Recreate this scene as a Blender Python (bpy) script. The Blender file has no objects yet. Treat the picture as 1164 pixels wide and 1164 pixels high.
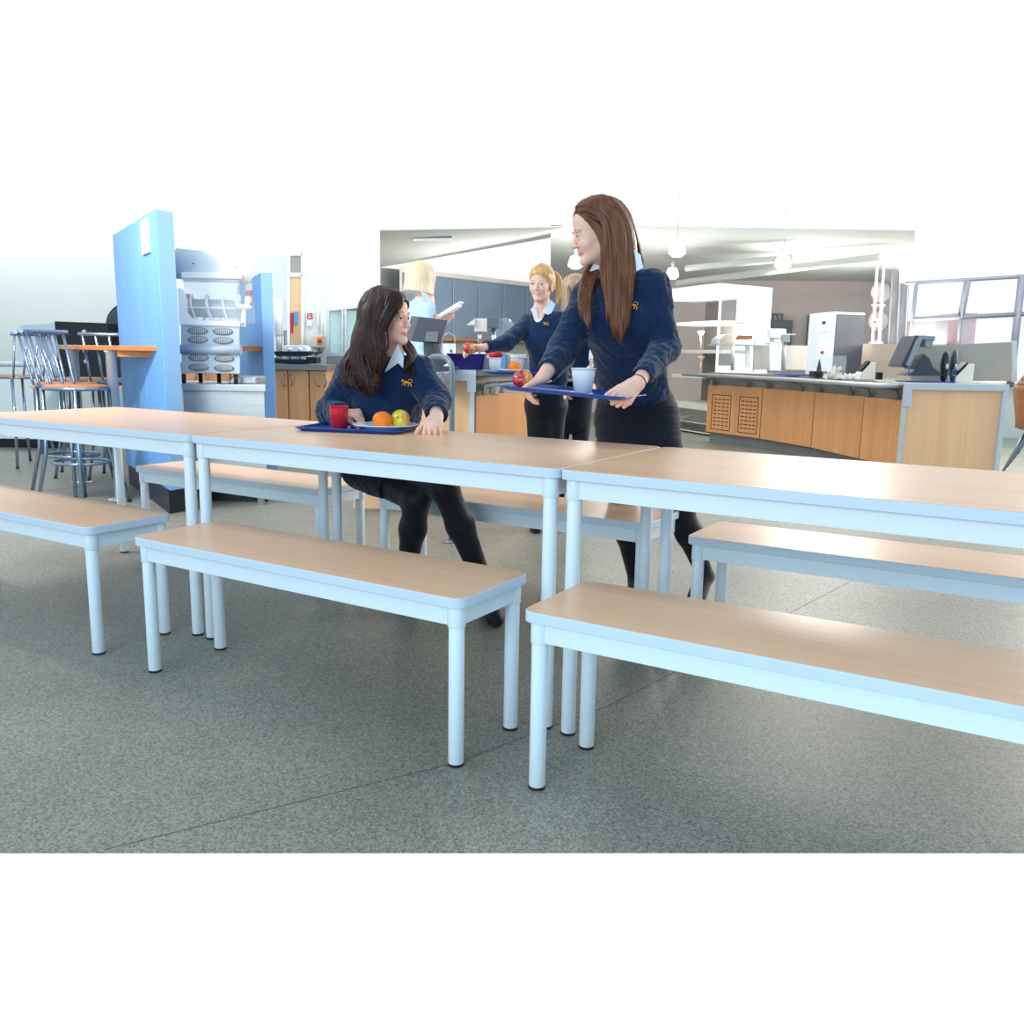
import bpy, bmesh, math, random
import numpy as np
from mathutils import Vector, Matrix, Euler
random.seed(7)
SC = bpy.context.scene
COL = SC.collection
PI = math.pi
R = math.radians

# ---------------------------------------------------------------- camera
F_PX, PITCH, ROLL, CAM_H = 996.9, 10.226, .942, 1.063
def cam_axes():
    pi, ro = R(PITCH), R(ROLL)
    fw = Vector((0, math.cos(pi), -math.sin(pi))); rt = Vector((1, 0, 0)); up = rt.cross(fw)
    c, s = math.cos(ro), math.sin(ro)
    return c * rt + s * up, -s * rt + c * up, fw
RT, UP, FW = cam_axes()
cd = bpy.data.cameras.new('camera'); cam = bpy.data.objects.new('camera', cd); COL.objects.link(cam)
cd.sensor_width = 36; cd.lens = F_PX / 1164 * 36; cd.clip_start = .05; cd.clip_end = 200
m = Matrix((( RT.x, UP.x, -FW.x, 0), (RT.y, UP.y, -FW.y, 0), (RT.z, UP.z, -FW.z, CAM_H), (0, 0, 0, 1)))
cam.matrix_world = m
SC.camera = cam

def G(u, v, d):
    """world point that stands d metres into the room on the sight line measured at (u, v)"""
    q = RT * ((u - 582) / F_PX) - UP * ((v - 582) / F_PX) + FW
    t = d / q.y
    return Vector((q.x * t, d, CAM_H + q.z * t))
def GF(u, v, z=0.0):
    q = RT * ((u - 582) / F_PX) - UP * ((v - 582) / F_PX) + FW
    t = (z - CAM_H) / q.z
    return Vector((q.x * t, q.y * t, z))
TA = R(-31.418)                       # the row of tables runs at this angle
def T(X, Y, z=0.0):
    return Vector((X * math.cos(TA) - Y * math.sin(TA), X * math.sin(TA) + Y * math.cos(TA), z))

# ---------------------------------------------------------------- materials
MATS = {}
def srgb(r, g, b):
    f = lambda c: (c / 255) / 12.92 if c / 255 <= .04045 else ((c / 255 + .055) / 1.055) ** 2.4
    return (f(r), f(g), f(b), 1)
def mat(name, col, rough=.5, metal=0.0, spec=.5, trans=0.0, alpha=1.0, emit=None, es=1.0, noise=None, bump=None, ior=1.45, sheen=0, coat=0, sss=0):
    """noise=(scale, amount, stretch(3)) varies the colour; bump=(scale, strength)"""
    m = bpy.data.materials.new(name); m.use_nodes = True
    nt = m.node_tree; b = nt.nodes['Principled BSDF']
    c = srgb(*col)
    b.inputs['Base Color'].default_value = c
    b.inputs['Roughness'].default_value = rough
    b.inputs['Metallic'].default_value = metal
    b.inputs['Specular IOR Level'].default_value = spec
    b.inputs['Transmission Weight'].default_value = trans
    b.inputs['Alpha'].default_value = alpha
    b.inputs['IOR'].default_value = ior
    b.inputs['Sheen Weight'].default_value = sheen
    b.inputs['Coat Weight'].default_value = coat
    if sss:
        b.inputs['Subsurface Weight'].default_value = sss
        b.inputs['Subsurface Radius'].default_value = (.012, .005, .003)
        b.inputs['Subsurface Scale'].default_value = 1
    if emit:
        b.inputs['Emission Color'].default_value = srgb(*emit)
        b.inputs['Emission Strength'].default_value = es
    tc = nt.nodes.new('ShaderNodeTexCoord')
    if noise is None: noise = (3.0, .06, (1, 1, 1))
    sc, amt, st = noise
    mp = nt.nodes.new('ShaderNodeMapping'); mp.inputs['Scale'].default_value = st
    nt.links.new(tc.outputs['Object'], mp.inputs['Vector'])
    n = nt.nodes.new('ShaderNodeTexNoise'); n.inputs['Scale'].default_value = sc; n.inputs['Detail'].default_value = 3
    nt.links.new(mp.outputs['Vector'], n.inputs['Vector'])
    rp = nt.nodes.new('ShaderNodeValToRGB')
    rp.color_ramp.elements[0].position = .3; rp.color_ramp.elements[1].position = .7
    rp.color_ramp.elements[0].color = tuple(x * (1 - amt) for x in c[:3]) + (1,)
    rp.color_ramp.elements[1].color = tuple(min(1, x * (1 + amt)) for x in c[:3]) + (1,)
    nt.links.new(n.outputs['Fac'], rp.inputs['Fac']); nt.links.new(rp.outputs['Color'], b.inputs['Base Color'])
    if bump:
        n2 = nt.nodes.new('ShaderNodeTexNoise'); n2.inputs['Scale'].default_value = bump[0]; n2.inputs['Detail'].default_value = 4
        nt.links.new(mp.outputs['Vector'], n2.inputs['Vector'])
        bp = nt.nodes.new('ShaderNodeBump'); bp.inputs['Strength'].default_value = bump[1]; bp.inputs['Distance'].default_value = .003
        nt.links.new(n2.outputs['Fac'], bp.inputs['Height']); nt.links.new(bp.outputs['Normal'], b.inputs['Normal'])
    MATS[name] = m
    return m
def wood(name, c1, c2, axis=0, rough=.4, spec=.3, scale=1.0):
    """fine beech laminate grain running along the object's own axis"""
    m = bpy.data.materials.new(name); m.use_nodes = True
    nt = m.node_tree; b = nt.nodes['Principled BSDF']; L = nt.links
    b.inputs['Roughness'].default_value = rough; b.inputs['Specular IOR Level'].default_value = spec
    tc = nt.nodes.new('ShaderNodeTexCoord'); mp = nt.nodes.new('ShaderNodeMapping')
    s = [60 * scale] * 3; s[axis] = 1.2 * scale; mp.inputs['Scale'].default_value = s
    L.new(tc.outputs['Object'], mp.inputs['Vector'])
    n = nt.nodes.new('ShaderNodeTexNoise'); n.inputs['Scale'].default_value = 1.0; n.inputs['Detail'].default_value = 4; n.inputs['Roughness'].default_value = .65
    L.new(mp.outputs['Vector'], n.inputs['Vector'])
    mp2 = nt.nodes.new('ShaderNodeMapping'); s2 = [7 * scale] * 3; s2[axis] = .35 * scale; mp2.inputs['Scale'].default_value = s2
    L.new(tc.outputs['Object'], mp2.inputs['Vector'])
    n2 = nt.nodes.new('ShaderNodeTexNoise'); n2.inputs['Scale'].default_value = 1.0; n2.inputs['Detail'].default_value = 2
    L.new(mp2.outputs['Vector'], n2.inputs['Vector'])
    mx = nt.nodes.new('ShaderNodeMix'); mx.data_type = 'FLOAT'; mx.inputs[0].default_value = .5
    L.new(n.outputs['Fac'], mx.inputs[2]); L.new(n2.outputs['Fac'], mx.inputs[3])
    rp = nt.nodes.new('ShaderNodeValToRGB'); rp.color_ramp.elements[0].position = .32; rp.color_ramp.elements[1].position = .68
    rp.color_ramp.elements[0].color = srgb(*c2); rp.color_ramp.elements[1].color = srgb(*c1)
    L.new(mx.outputs[0], rp.inputs['Fac']); L.new(rp.outputs['Color'], b.inputs['Base Color'])
    MATS[name] = m
    return m

wood('beech', (228, 191, 158), (210, 169, 136), 0, .33, .35)
wood('counter_wood', (228, 166, 112), (210, 145, 92), 2, .38, .35)
wood('pale_wood', (250, 202, 158), (234, 180, 134), 2, .4, .35)
wood('orange_wood', (206, 140, 82), (180, 112, 62), 0, .35, .4)
mat('frame_paint', (222, 232, 238), .34, 0, .45, noise=(2, .015, (1, 1, 1)))
mat('edge_paint', (200, 214, 226), .42, 0, .4, noise=(2, .02, (1, 1, 1)))
mat('rubber', (25, 28, 32), .6)
mat('seam', (78, 82, 80), .6)
mat('steel', (186, 188, 188), .34, .45, .5, noise=(1.5, .08, (1, 1, 14)))
mat('steel_dark', (136, 136, 132), .42, .35, .5, noise=(1.5, .1, (1, 1, 10)))
mat('chrome', (214, 220, 226), .15, .8)
mat('stool_metal', (142, 160, 180), .26, .85)
mat('silver_paint', (196, 204, 212), .4, .2)
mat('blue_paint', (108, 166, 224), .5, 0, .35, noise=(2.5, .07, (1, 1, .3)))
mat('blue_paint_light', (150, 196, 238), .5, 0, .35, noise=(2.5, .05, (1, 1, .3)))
mat('black_plinth', (28, 38, 50), .45)
mat('wall_white', (226, 232, 230), .8, 0, .2, noise=(.8, .02, (1, 1, 1)))
mat('wall_grey', (202, 204, 198), .8, 0, .2, noise=(.8, .02, (1, 1, 1)))
mat('wall_green', (205, 224, 218), .6, 0, .3)
mat('wall_kitchen', (184, 186, 182), .8, 0, .2)
mat('wall_taupe', (206, 192, 186), .8, 0, .2, noise=(.8, .04, (1, 1, .2)))
mat('white', (242, 244, 246), .4)
mat('white_glossy', (248, 249, 250), .15, 0, .6)
mat('cream', (228, 220, 208), .5)
mat('grey_plastic', (98, 104, 112), .35)
mat('dark_plastic', (56, 64, 76), .32)
mat('black_plastic', (24, 26, 30), .35)
mat('tray_blue', (24, 78, 160), .28, 0, .5)
mat('tub_blue', (34, 34, 112), .35)
mat('red_plastic', (214, 38, 58), .3)
mat('red', (206, 50, 48), .5)
mat('orange_peel', (246, 128, 22), .38, bump=(140, .4), noise=(9, .12, (1, 1, 1)))
mat('glass', (225, 240, 240), .05, 0, .5, trans=0, alpha=.07)
mat('glass_green', (205, 232, 226), .08, 0, .5, alpha=.5)
mat('clear_plastic', (225, 238, 248), .08, 0, .6, alpha=.16)
mat('board_blue', (128, 148, 170), .6, noise=(1.5, .07, (1, 1, 1)))
mat('navy', (14, 40, 74), .85, 0, .15, sheen=.25, noise=(160, .18, (1, 1, 1)), bump=(260, .6))
mat('skirt', (16, 22, 36), .75, 0, .25, sheen=.15, noise=(60, .15, (.3, .3, 3)), bump=(60, .5))
mat('tights', (17, 17, 26), .55, 0, .35, sheen=.1)
mat('shirt_white', (228, 236, 250), .7, 0, .2)
mat('shirt_blue', (178, 208, 240), .7, 0, .2)
mat('skin', (240, 192, 170), .5, 0, .35, sss=.18, noise=(14, .04, (1, 1, 1)))
mat('lips', (216, 140, 132), .35, 0, .4)
mat('hair_dark', (42, 23, 17), .42, 0, .3, noise=(70, .45, (1, 1, .06)))
mat('hair_brown', (106, 62, 38), .4, 0, .35, noise=(70, .4, (1, 1, .06)))
mat('hair_gold', (206, 160, 100), .4, 0, .45, noise=(60, .3, (1, 1, .1)))
mat('hair_light', (186, 150, 118), .4, 0, .45, noise=(60, .3, (1, 1, .1)))
mat('hair_white', (222, 198, 166), .4, 0, .4, noise=(60, .12, (1, 1, .1)))
mat('badge_gold', (226, 160, 40), .5)
mat('eye_white', (240, 238, 236), .2)
mat('iris', (70, 64, 52), .2)
mat('pupil', (12, 10, 10), .1)
mat('brow', (84, 54, 42), .6)
mat('brow_fair', (160, 120, 84), .6)
mat('teeth', (244, 240, 234), .2)
mat('pink_building', (250, 196, 190), .8)
mat('grey_tube', (118, 134, 144), .4, .3)
mat('till_grey', (138, 146, 156), .35)
mat('side_white', (250, 250, 250), .5)
mat('grey_plastic_warm', (142, 134, 130), .6)
mat('peach', (236, 196, 170), .5)
mat('steel_warm', (226, 216, 204), .4, .2)
mat('dark_side', (92, 94, 100), .4)
mat('disc_grey', (200, 192, 186), .5)
mat('screen_warm', (204, 188, 170), .4, .3)
mat('screen_grey', (168, 162, 150), .4, .3)
mat('shell_wood', (148, 110, 80), .35, noise=(14, .15, (1, 1, 1)))
mat('grey_case', (184, 196, 206), .4, .1)
mat('lid_grey', (234, 232, 228), .4)

def apple_mat(name, c1, c2, c3):
    m = bpy.data.materials.new(name); m.use_nodes = True
    nt = m.node_tree; b = nt.nodes['Principled BSDF']; L = nt.links
    b.inputs['Roughness'].default_value = .22; b.inputs['Coat Weight'].default_value = .3
    tc = nt.nodes.new('ShaderNodeTexCoord'); mp = nt.nodes.new('ShaderNodeMapping'); mp.inputs['Scale'].default_value = (26, 26, 8)
    L.new(tc.outputs['Object'], mp.inputs['Vector'])
    n = nt.nodes.new('ShaderNodeTexNoise'); n.inputs['Scale'].default_value = 1.2; n.inputs['Detail'].default_value = 3
    L.new(mp.outputs['Vector'], n.inputs['Vector'])
    rp = nt.nodes.new('ShaderNodeValToRGB'); e = rp.color_ramp.elements
    e[0].position = .38; e[0].color = srgb(*c1); e[1].position = .66; e[1].color = srgb(*c3)
    k = e.new(.52); k.color = srgb(*c2)
    L.new(n.outputs['Fac'], rp.inputs['Fac']); L.new(rp.outputs['Color'], b.inputs['Base Color'])
    MATS[name] = m
apple_mat('apple_red', (178, 26, 48), (205, 50, 60), (240, 190, 90))
apple_mat('apple_green', (206, 196, 30), (222, 205, 60), (222, 120, 70))

def floor_mat():
    m = bpy.data.materials.new('speckled_vinyl'); m.use_nodes = True
    nt = m.node_tree; b = nt.nodes['Principled BSDF']; L = nt.links
    tc = nt.nodes.new('ShaderNodeTexCoord')
    n = nt.nodes.new('ShaderNodeTexNoise'); n.inputs['Scale'].default_value = 170; n.inputs['Detail'].default_value = 3; n.inputs['Roughness'].default_value = .8
    L.new(tc.outputs['Object'], n.inputs['Vector'])
    rp = nt.nodes.new('ShaderNodeValToRGB'); e = rp.color_ramp.elements
    e[0].position = .36; e[0].color = srgb(84, 87, 81); e[1].position = .64; e[1].color = srgb(168, 168, 154)
    L.new(n.outputs['Fac'], rp.inputs['Fac'])
    n2 = nt.nodes.new('ShaderNodeTexNoise'); n2.inputs['Scale'].default_value = 1.6; n2.inputs['Detail'].default_value = 4
    L.new(tc.outputs['Object'], n2.inputs['Vector'])
    rp2 = nt.nodes.new('ShaderNodeValToRGB'); e2 = rp2.color_ramp.elements
    e2[0].position = .3; e2[0].color = (.84, .84, .84, 1); e2[1].position = .7; e2[1].color = (1.08, 1.08, 1.08, 1)
    L.new(n2.outputs['Fac'], rp2.inputs['Fac'])
    mx = nt.nodes.new('ShaderNodeMix'); mx.data_type = 'RGBA'; mx.blend_type = 'MULTIPLY'; mx.inputs[0].default_value = 1
    L.new(rp.outputs['Color'], mx.inputs[6]); L.new(rp2.outputs['Color'], mx.inputs[7])
    L.new(mx.outputs[2], b.inputs['Base Color'])
    b.inputs['Roughness'].default_value = .42; b.inputs['Specular IOR Level'].default_value = .4
    bp = nt.nodes.new('ShaderNodeBump'); bp.inputs['Strength'].default_value = .25; bp.inputs['Distance'].default_value = .002
    L.new(n.outputs['Fac'], bp.inputs['Height']); L.new(bp.outputs['Normal'], b.inputs['Normal'])
    MATS['speckled_vinyl'] = m
floor_mat()

# ---------------------------------------------------------------- mesh building
class MB:
    def __init__(s): s.v = []; s.f = []; s.sm = []
    def _add(s, vs, fs, smooth=False):
        o = len(s.v); s.v += [Vector(p) for p in vs]
        for f in fs: s.f.append([i + o for i in f]); s.sm.append(smooth)
        return s
    def box(s, c, d, rz=0.0, M=None):
        x, y, z = d[0] / 2, d[1] / 2, d[2] / 2
        vs = [Vector((a * x, b * y, e * z)) for e in (-1, 1) for a, b in ((-1, -1), (1, -1), (1, 1), (-1, 1))]
        mm = M if M is not None else Matrix.Rotation(rz, 3, 'Z')
        vs = [mm @ p + Vector(c) for p in vs]
        return s._add(vs, [(3, 2, 1, 0), (4, 5, 6, 7), (0, 1, 5, 4), (1, 2, 6, 5), (2, 3, 7, 6), (3, 0, 4, 7)])
    def prism(s, poly, z0, z1, smooth=False):
        n = len(poly)
        vs = [(p[0], p[1], z0) for p in poly] + [(p[0], p[1], z1) for p in poly]
        a = sum(poly[i][0] * poly[(i + 1) % n][1] - poly[(i + 1) % n][0] * poly[i][1] for i in range(n))
        fs = [list(range(n))[::-1], list(range(n, 2 * n))] + [(i, (i + 1) % n, n + (i + 1) % n, n + i) for i in range(n)]
        if a < 0: fs = [f[::-1] for f in fs]
        return s._add(vs, fs, smooth)
    def slab(s, pts, t):
        """thick panel: quad or polygon pts (3-D), extruded by the vector t"""
        n = len(pts); t = Vector(t); P = [Vector(p) for p in pts]
        nn = (P[1] - P[0]).cross(P[2] - P[1])
        vs = P + [p + t for p in P]
        fs = [list(range(n))[::-1], list(range(n, 2 * n))] + [(i, (i + 1) % n, n + (i + 1) % n, n + i) for i in range(n)]
        if nn.dot(t) < 0: fs = [f[::-1] for f in fs]
        return s._add(vs, fs)
    def tube(s, path, r, n=12, caps=True, flat=None):
        P = [Vector(p) for p in path]; N = len(P)
        rr = r if isinstance(r, (list, tuple)) else [r] * N
        vs = []; prev = None
        for i in range(N):
            t = (P[min(i + 1, N - 1)] - P[max(i - 1, 0)]).normalized()
            if prev is None:
                a = Vector((0, 0, 1)) if abs(t.z) < .9 else Vector((1, 0, 0))
                u = t.cross(a).normalized()
            else:
                u = (prev - t * prev.dot(t)).normalized()
            prev = u; w = t.cross(u)
            for k in range(n):
                a = 2 * PI * k / n
                vs.append(P[i] + (u * math.cos(a) + w * math.sin(a) * (flat or 1)) * rr[i])
        fs = [(i * n + k, i * n + (k + 1) % n, (i + 1) * n + (k + 1) % n, (i + 1) * n + k) for i in range(N - 1) for k in range(n)]
        s._add(vs, fs, True)
        if caps:
            o = len(s.v) - N * n
            s.f.append([o + k for k in range(n)][::-1]); s.sm.append(False)
            s.f.append([o + (N - 1) * n + k for k in range(n)]); s.sm.append(False)
        return s
    def cyl(s, a, b, r, n=20, r2=None): return s.tube([a, b], [r, r if r2 is None else r2], n)
    def lathe(s, prof, c=(0, 0, 0), n=32, M=None):
        """prof: [(radius, height)] turned about z"""
        vs = []
        for r_, z in prof:
            for k in range(n):
                p = Vector((r_ * math.cos(2 * PI * k / n), r_ * math.sin(2 * PI * k / n), z))
                vs.append((M @ p if M is not None else p) + Vector(c))
        N = len(prof)
        fs = [(i * n + k, i * n + (k + 1) % n, (i + 1) * n + (k + 1) % n, (i + 1) * n + k) for i in range(N - 1) for k in range(n)]
        fs.append([k for k in range(n)][::-1]); fs.append([(N - 1) * n + k for k in range(n)])
        return s._add(vs, fs, True)
    def ellip(s, c, r, n=16, M=None):
        vs = []; m = n // 2
        for i in range(m + 1):
            th = PI * i / m
            for k in range(n):
                p = Vector((r[0] * math.sin(th) * math.cos(2 * PI * k / n), r[1] * math.sin(th) * math.sin(2 * PI * k / n), -r[2] * math.cos(th)))
                vs.append((M @ p if M is not None else p) + Vector(c))
        fs = [(i * n + k, i * n + (k + 1) % n, (i + 1) * n + (k + 1) % n, (i + 1) * n + k) for i in range(m) for k in range(n)]
        return s._add(vs, fs, True)
    def build(s, name, material, parent=None, world=False, bevel=0.0, seg=2):
        me = bpy.data.meshes.new(name)
        vs = s.v
        if parent is not None and world:
            inv = parent.matrix_basis.inverted() if parent.parent is None else (parent.parent.matrix_basis @ parent.matrix_basis).inverted()
            vs = [inv @ p for p in vs]
        org = Vector((0, 0, 0))
        if parent is None and vs:      # a top-level mesh gets its origin at its base
            lo = Vector([min(p[i] for p in vs) for i in range(3)]); hi = Vector([max(p[i] for p in vs) for i in range(3)])
            org = Vector(((lo.x + hi.x) / 2, (lo.y + hi.y) / 2, lo.z)); vs = [p - org for p in vs]
        me.from_pydata([tuple(p) for p in vs], [], s.f)
        me.polygons.foreach_set('use_smooth', s.sm)
        bm = bmesh.new(); bm.from_mesh(me)
        bmesh.ops.remove_doubles(bm, verts=bm.verts, dist=1e-6); bmesh.ops.dissolve_degenerate(bm, edges=bm.edges, dist=1e-7)
        bmesh.ops.recalc_face_normals(bm, faces=bm.faces)
        bm.to_mesh(me); bm.free()
        me.materials.append(MATS[material])
        o = bpy.data.objects.new(name, me); COL.objects.link(o); o.location = org
        if parent is not None: o.parent = parent
        if bevel:
            b = o.modifiers.new('bevel', 'BEVEL'); b.width = bevel; b.segments = seg; b.limit_method = 'ANGLE'; b.angle_limit = R(40)
        return o

def tag(o, label, cat=None, group=None, kind=None):
    if label: o['label'] = label
    if cat: o['category'] = cat
    if group: o['group'] = group
    if kind: o['kind'] = kind
    return o
def thing(name, label, cat, loc=(0, 0, 0), rz=0.0, group=None):
    o = bpy.data.objects.new(name, None); COL.objects.link(o)
    o.empty_display_size = .1
    o.location = loc; o.rotation_euler = (0, 0, rz)
    o.matrix_basis = Matrix.Translation(Vector(loc)) @ Matrix.Rotation(rz, 4, 'Z')
    return tag(o, label, cat, group)
def copy_tree(o, parent=None):
    c = o.copy(); COL.objects.link(c); c.parent = parent
    for ch in list(o.children): copy_tree(ch, c)
    return c
def structure(o): o['kind'] = 'structure'; return o
def rrect(x0, y0, x1, y1, r, n=6):
    pts = []
    for cx, cy, a0 in ((x1 - r, y0 + r, -90), (x1 - r, y1 - r, 0), (x0 + r, y1 - r, 90), (x0 + r, y0 + r, 180)):
        for k in range(n + 1):
            a = R(a0 + 90 * k / n); pts.append((cx + r * math.cos(a), cy + r * math.sin(a)))
    return pts
# ---------------------------------------------------------------- smooth bodies from distance fields
class Field:
    def __init__(s, lo, hi, h):
        s.lo = np.array(lo, float); s.h = h
        s.n = np.ceil((np.array(hi, float) - s.lo) / h).astype(int) + 1
        s.F = np.full(tuple(s.n), .2, np.float32)
    def _sub(s, lo, hi, pad):
        a = np.maximum(np.floor((np.array(lo) - pad - s.lo) / s.h).astype(int), 0)
        b = np.minimum(np.ceil((np.array(hi) + pad - s.lo) / s.h).astype(int) + 1, s.n)
        if (b <= a).any(): return None
        sl = tuple(slice(i, j) for i, j in zip(a, b))
        ax = [(s.lo[i] + s.h * np.arange(a[i], b[i])).astype(np.float32) for i in range(3)]
        return sl, ax[0][:, None, None], ax[1][None, :, None], ax[2][None, None, :]
    def _put(s, sl, d, k, op):
        A = s.F[sl]
        if op == 'u':
            if k > 0:
                hh = np.maximum(k - np.abs(A - d), 0) / k
                s.F[sl] = np.minimum(A, d) - hh * hh * k * .25
            else: s.F[sl] = np.minimum(A, d)
        else:
            d = -d
            hh = np.maximum(k - np.abs(A - d), 0) / max(k, 1e-6)
            s.F[sl] = np.maximum(A, d) + hh * hh * k * .25
    def cone(s, a, b, ra, rb=None, k=.02, flat=None, op='u'):
        """tapered limb; flat=(direction, factor) squeezes it along a direction"""
        rb = ra if rb is None else rb
        a = np.array(a, float); b = np.array(b, float); rm = max(ra, rb)
        q = s._sub(np.minimum(a, b) - rm, np.maximum(a, b) + rm, k + .02)
        if q is None: return s
        sl, X, Y, Z = q; ba = b - a; L2 = max(ba @ ba, 1e-9)
        px, py, pz = X - a[0], Y - a[1], Z - a[2]
        t = np.clip((px * ba[0] + py * ba[1] + pz * ba[2]) / L2, 0, 1)
        qx, qy, qz = px - t * ba[0], py - t * ba[1], pz - t * ba[2]
        if flat is not None:
            nv = np.array(flat[0], float); nv /= np.linalg.norm(nv); e = flat[1] - 1
            dt = (qx * nv[0] + qy * nv[1] + qz * nv[2]) * e
            qx, qy, qz = qx + dt * nv[0], qy + dt * nv[1], qz + dt * nv[2]
        d = np.sqrt(qx * qx + qy * qy + qz * qz) - (ra + (rb - ra) * t)
        s._put(sl, d, k, op); return s
    def ell(s, c, r, M=None, k=.02, op='u'):
        c = np.array(c, float); rm = max(r)
        q = s._sub(c - rm, c + rm, k + .02)
        if q is None: return s
        sl, X, Y, Z = q; p = (X - c[0], Y - c[1], Z - c[2])
        Mi = np.eye(3) if M is None else np.array(M).T
        l = [Mi[i, 0] * p[0] + Mi[i, 1] * p[1] + Mi[i, 2] * p[2] for i in range(3)]
        k0 = np.sqrt(sum((l[i] / r[i]) ** 2 for i in range(3)))
        k1 = np.sqrt(sum((l[i] / r[i] ** 2) ** 2 for i in range(3)))
        d = k0 * (k0 - 1) / np.maximum(k1, 1e-6)
        s._put(sl, d, k, op); return s
    def half(s, p, n, k=.004):
        """cut away everything on the side of the plane its normal n points to"""
        p = np.array(p, float); n = np.array(n, float); n /= np.linalg.norm(n)
        ax = [(s.lo[i] + s.h * np.arange(s.n[i])).astype(np.float32) for i in range(3)]
        d = (ax[0][:, None, None] - p[0]) * n[0] + (ax[1][None, :, None] - p[1]) * n[1] + (ax[2][None, None, :] - p[2]) * n[2]
        s.F = np.maximum(s.F, d.astype(np.float32)); return s
    def mesh(s):
        F = s.F; F[0] = F[-1] = .05; F[:, 0] = F[:, -1] = .05; F[:, :, 0] = F[:, :, -1] = .05
        S = F < 0; nx, ny, nz = F.shape
        cnt = np.zeros((nx - 1, ny - 1, nz - 1), np.int8)
        for i in (0, 1):
            for j in (0, 1):
                for k in (0, 1): cnt += S[i:nx - 1 + i, j:ny - 1 + j, k:nz - 1 + k]
        C = np.argwhere((cnt > 0) & (cnt < 8))
        idx = np.full(cnt.shape, -1, np.int32); idx[tuple(C.T)] = np.arange(len(C))
        acc = np.zeros((len(C), 3)); w = np.zeros(len(C))
        for ax in range(3):
            o1, o2 = [a for a in range(3) if a != ax]
            for i in (0, 1):
                for j in (0, 1):
                    a = C.copy(); a[:, o1] += i; a[:, o2] += j; b = a.copy(); b[:, ax] += 1
                    fa = F[tuple(a.T)]; fb = F[tuple(b.T)]; m = (fa < 0) != (fb < 0)
                    t = fa[m] / (fa[m] - fb[m]); p = a[m].astype(float); p[:, ax] += t
                    acc[m] += p; w[m] += 1
        V = acc / w[:, None] * s.h + s.lo
        quads = []
        for ax in range(3):
            o1, o2 = (ax + 1) % 3, (ax + 2) % 3
            sh = list(F.shape); sh[ax] -= 1
            sa = [slice(None)] * 3; sb = [slice(None)] * 3
            sa[ax] = slice(0, -1); sb[ax] = slice(1, None)
            D = S[tuple(sa)] != S[tuple(sb)]
            E = np.argwhere(D)
            E = E[(E[:, o1] > 0) & (E[:, o2] > 0)]
            ins = S[tuple(E.T)]
            q = []
            for i, j in ((-1, -1), (0, -1), (0, 0), (-1, 0)):
                c = E.copy(); c[:, o1] += i; c[:, o2] += j; q.append(idx[tuple(c.T)])
            q = np.stack(q, 1); q[~ins] = q[~ins][:, ::-1]
            quads.append(q)
        Q = np.concatenate(quads); Q = Q[(Q >= 0).all(1)]
        return V, Q
def sdf_object(name, field, materials, parent, pick=None, folds=None, origin=None):
    """turn a field into ONE mesh; pick(centres) gives the material slot of each face"""
    V, Q = field.mesh()
    if folds is not None: V = folds(V)
    inv = parent.matrix_basis.inverted() if parent is not None else Matrix.Translation(-Vector(origin or (0, 0, 0)))
    A = np.array(inv)[:3, :3]; b = np.array(inv)[:3, 3]
    W = V @ A.T + b
    me = bpy.data.meshes.new(name)
    me.vertices.add(len(W)); me.vertices.foreach_set('co', W.astype(np.float32).ravel())
    me.loops.add(len(Q) * 4); me.loops.foreach_set('vertex_index', Q.astype(np.int32).ravel())
    me.polygons.add(len(Q)); me.polygons.foreach_set('loop_start', np.arange(0, len(Q) * 4, 4, dtype=np.int32))
    me.polygons.foreach_set('loop_total', np.full(len(Q), 4, np.int32))
    me.polygons.foreach_set('use_smooth', np.ones(len(Q), bool))
    for m in materials: me.materials.append(MATS[m])
    if pick is not None: me.polygons.foreach_set('material_index', pick(V[Q].mean(1)).astype(np.int32))
    me.update(calc_edges=True); me.validate()
    o = bpy.data.objects.new(name, me); COL.objects.link(o)
    if parent is not None: o.parent = parent
    else: o.location = origin or (0, 0, 0)
    sm = o.modifiers.new('smooth', 'SMOOTH'); sm.factor = .5; sm.iterations = 2
    return o
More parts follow.
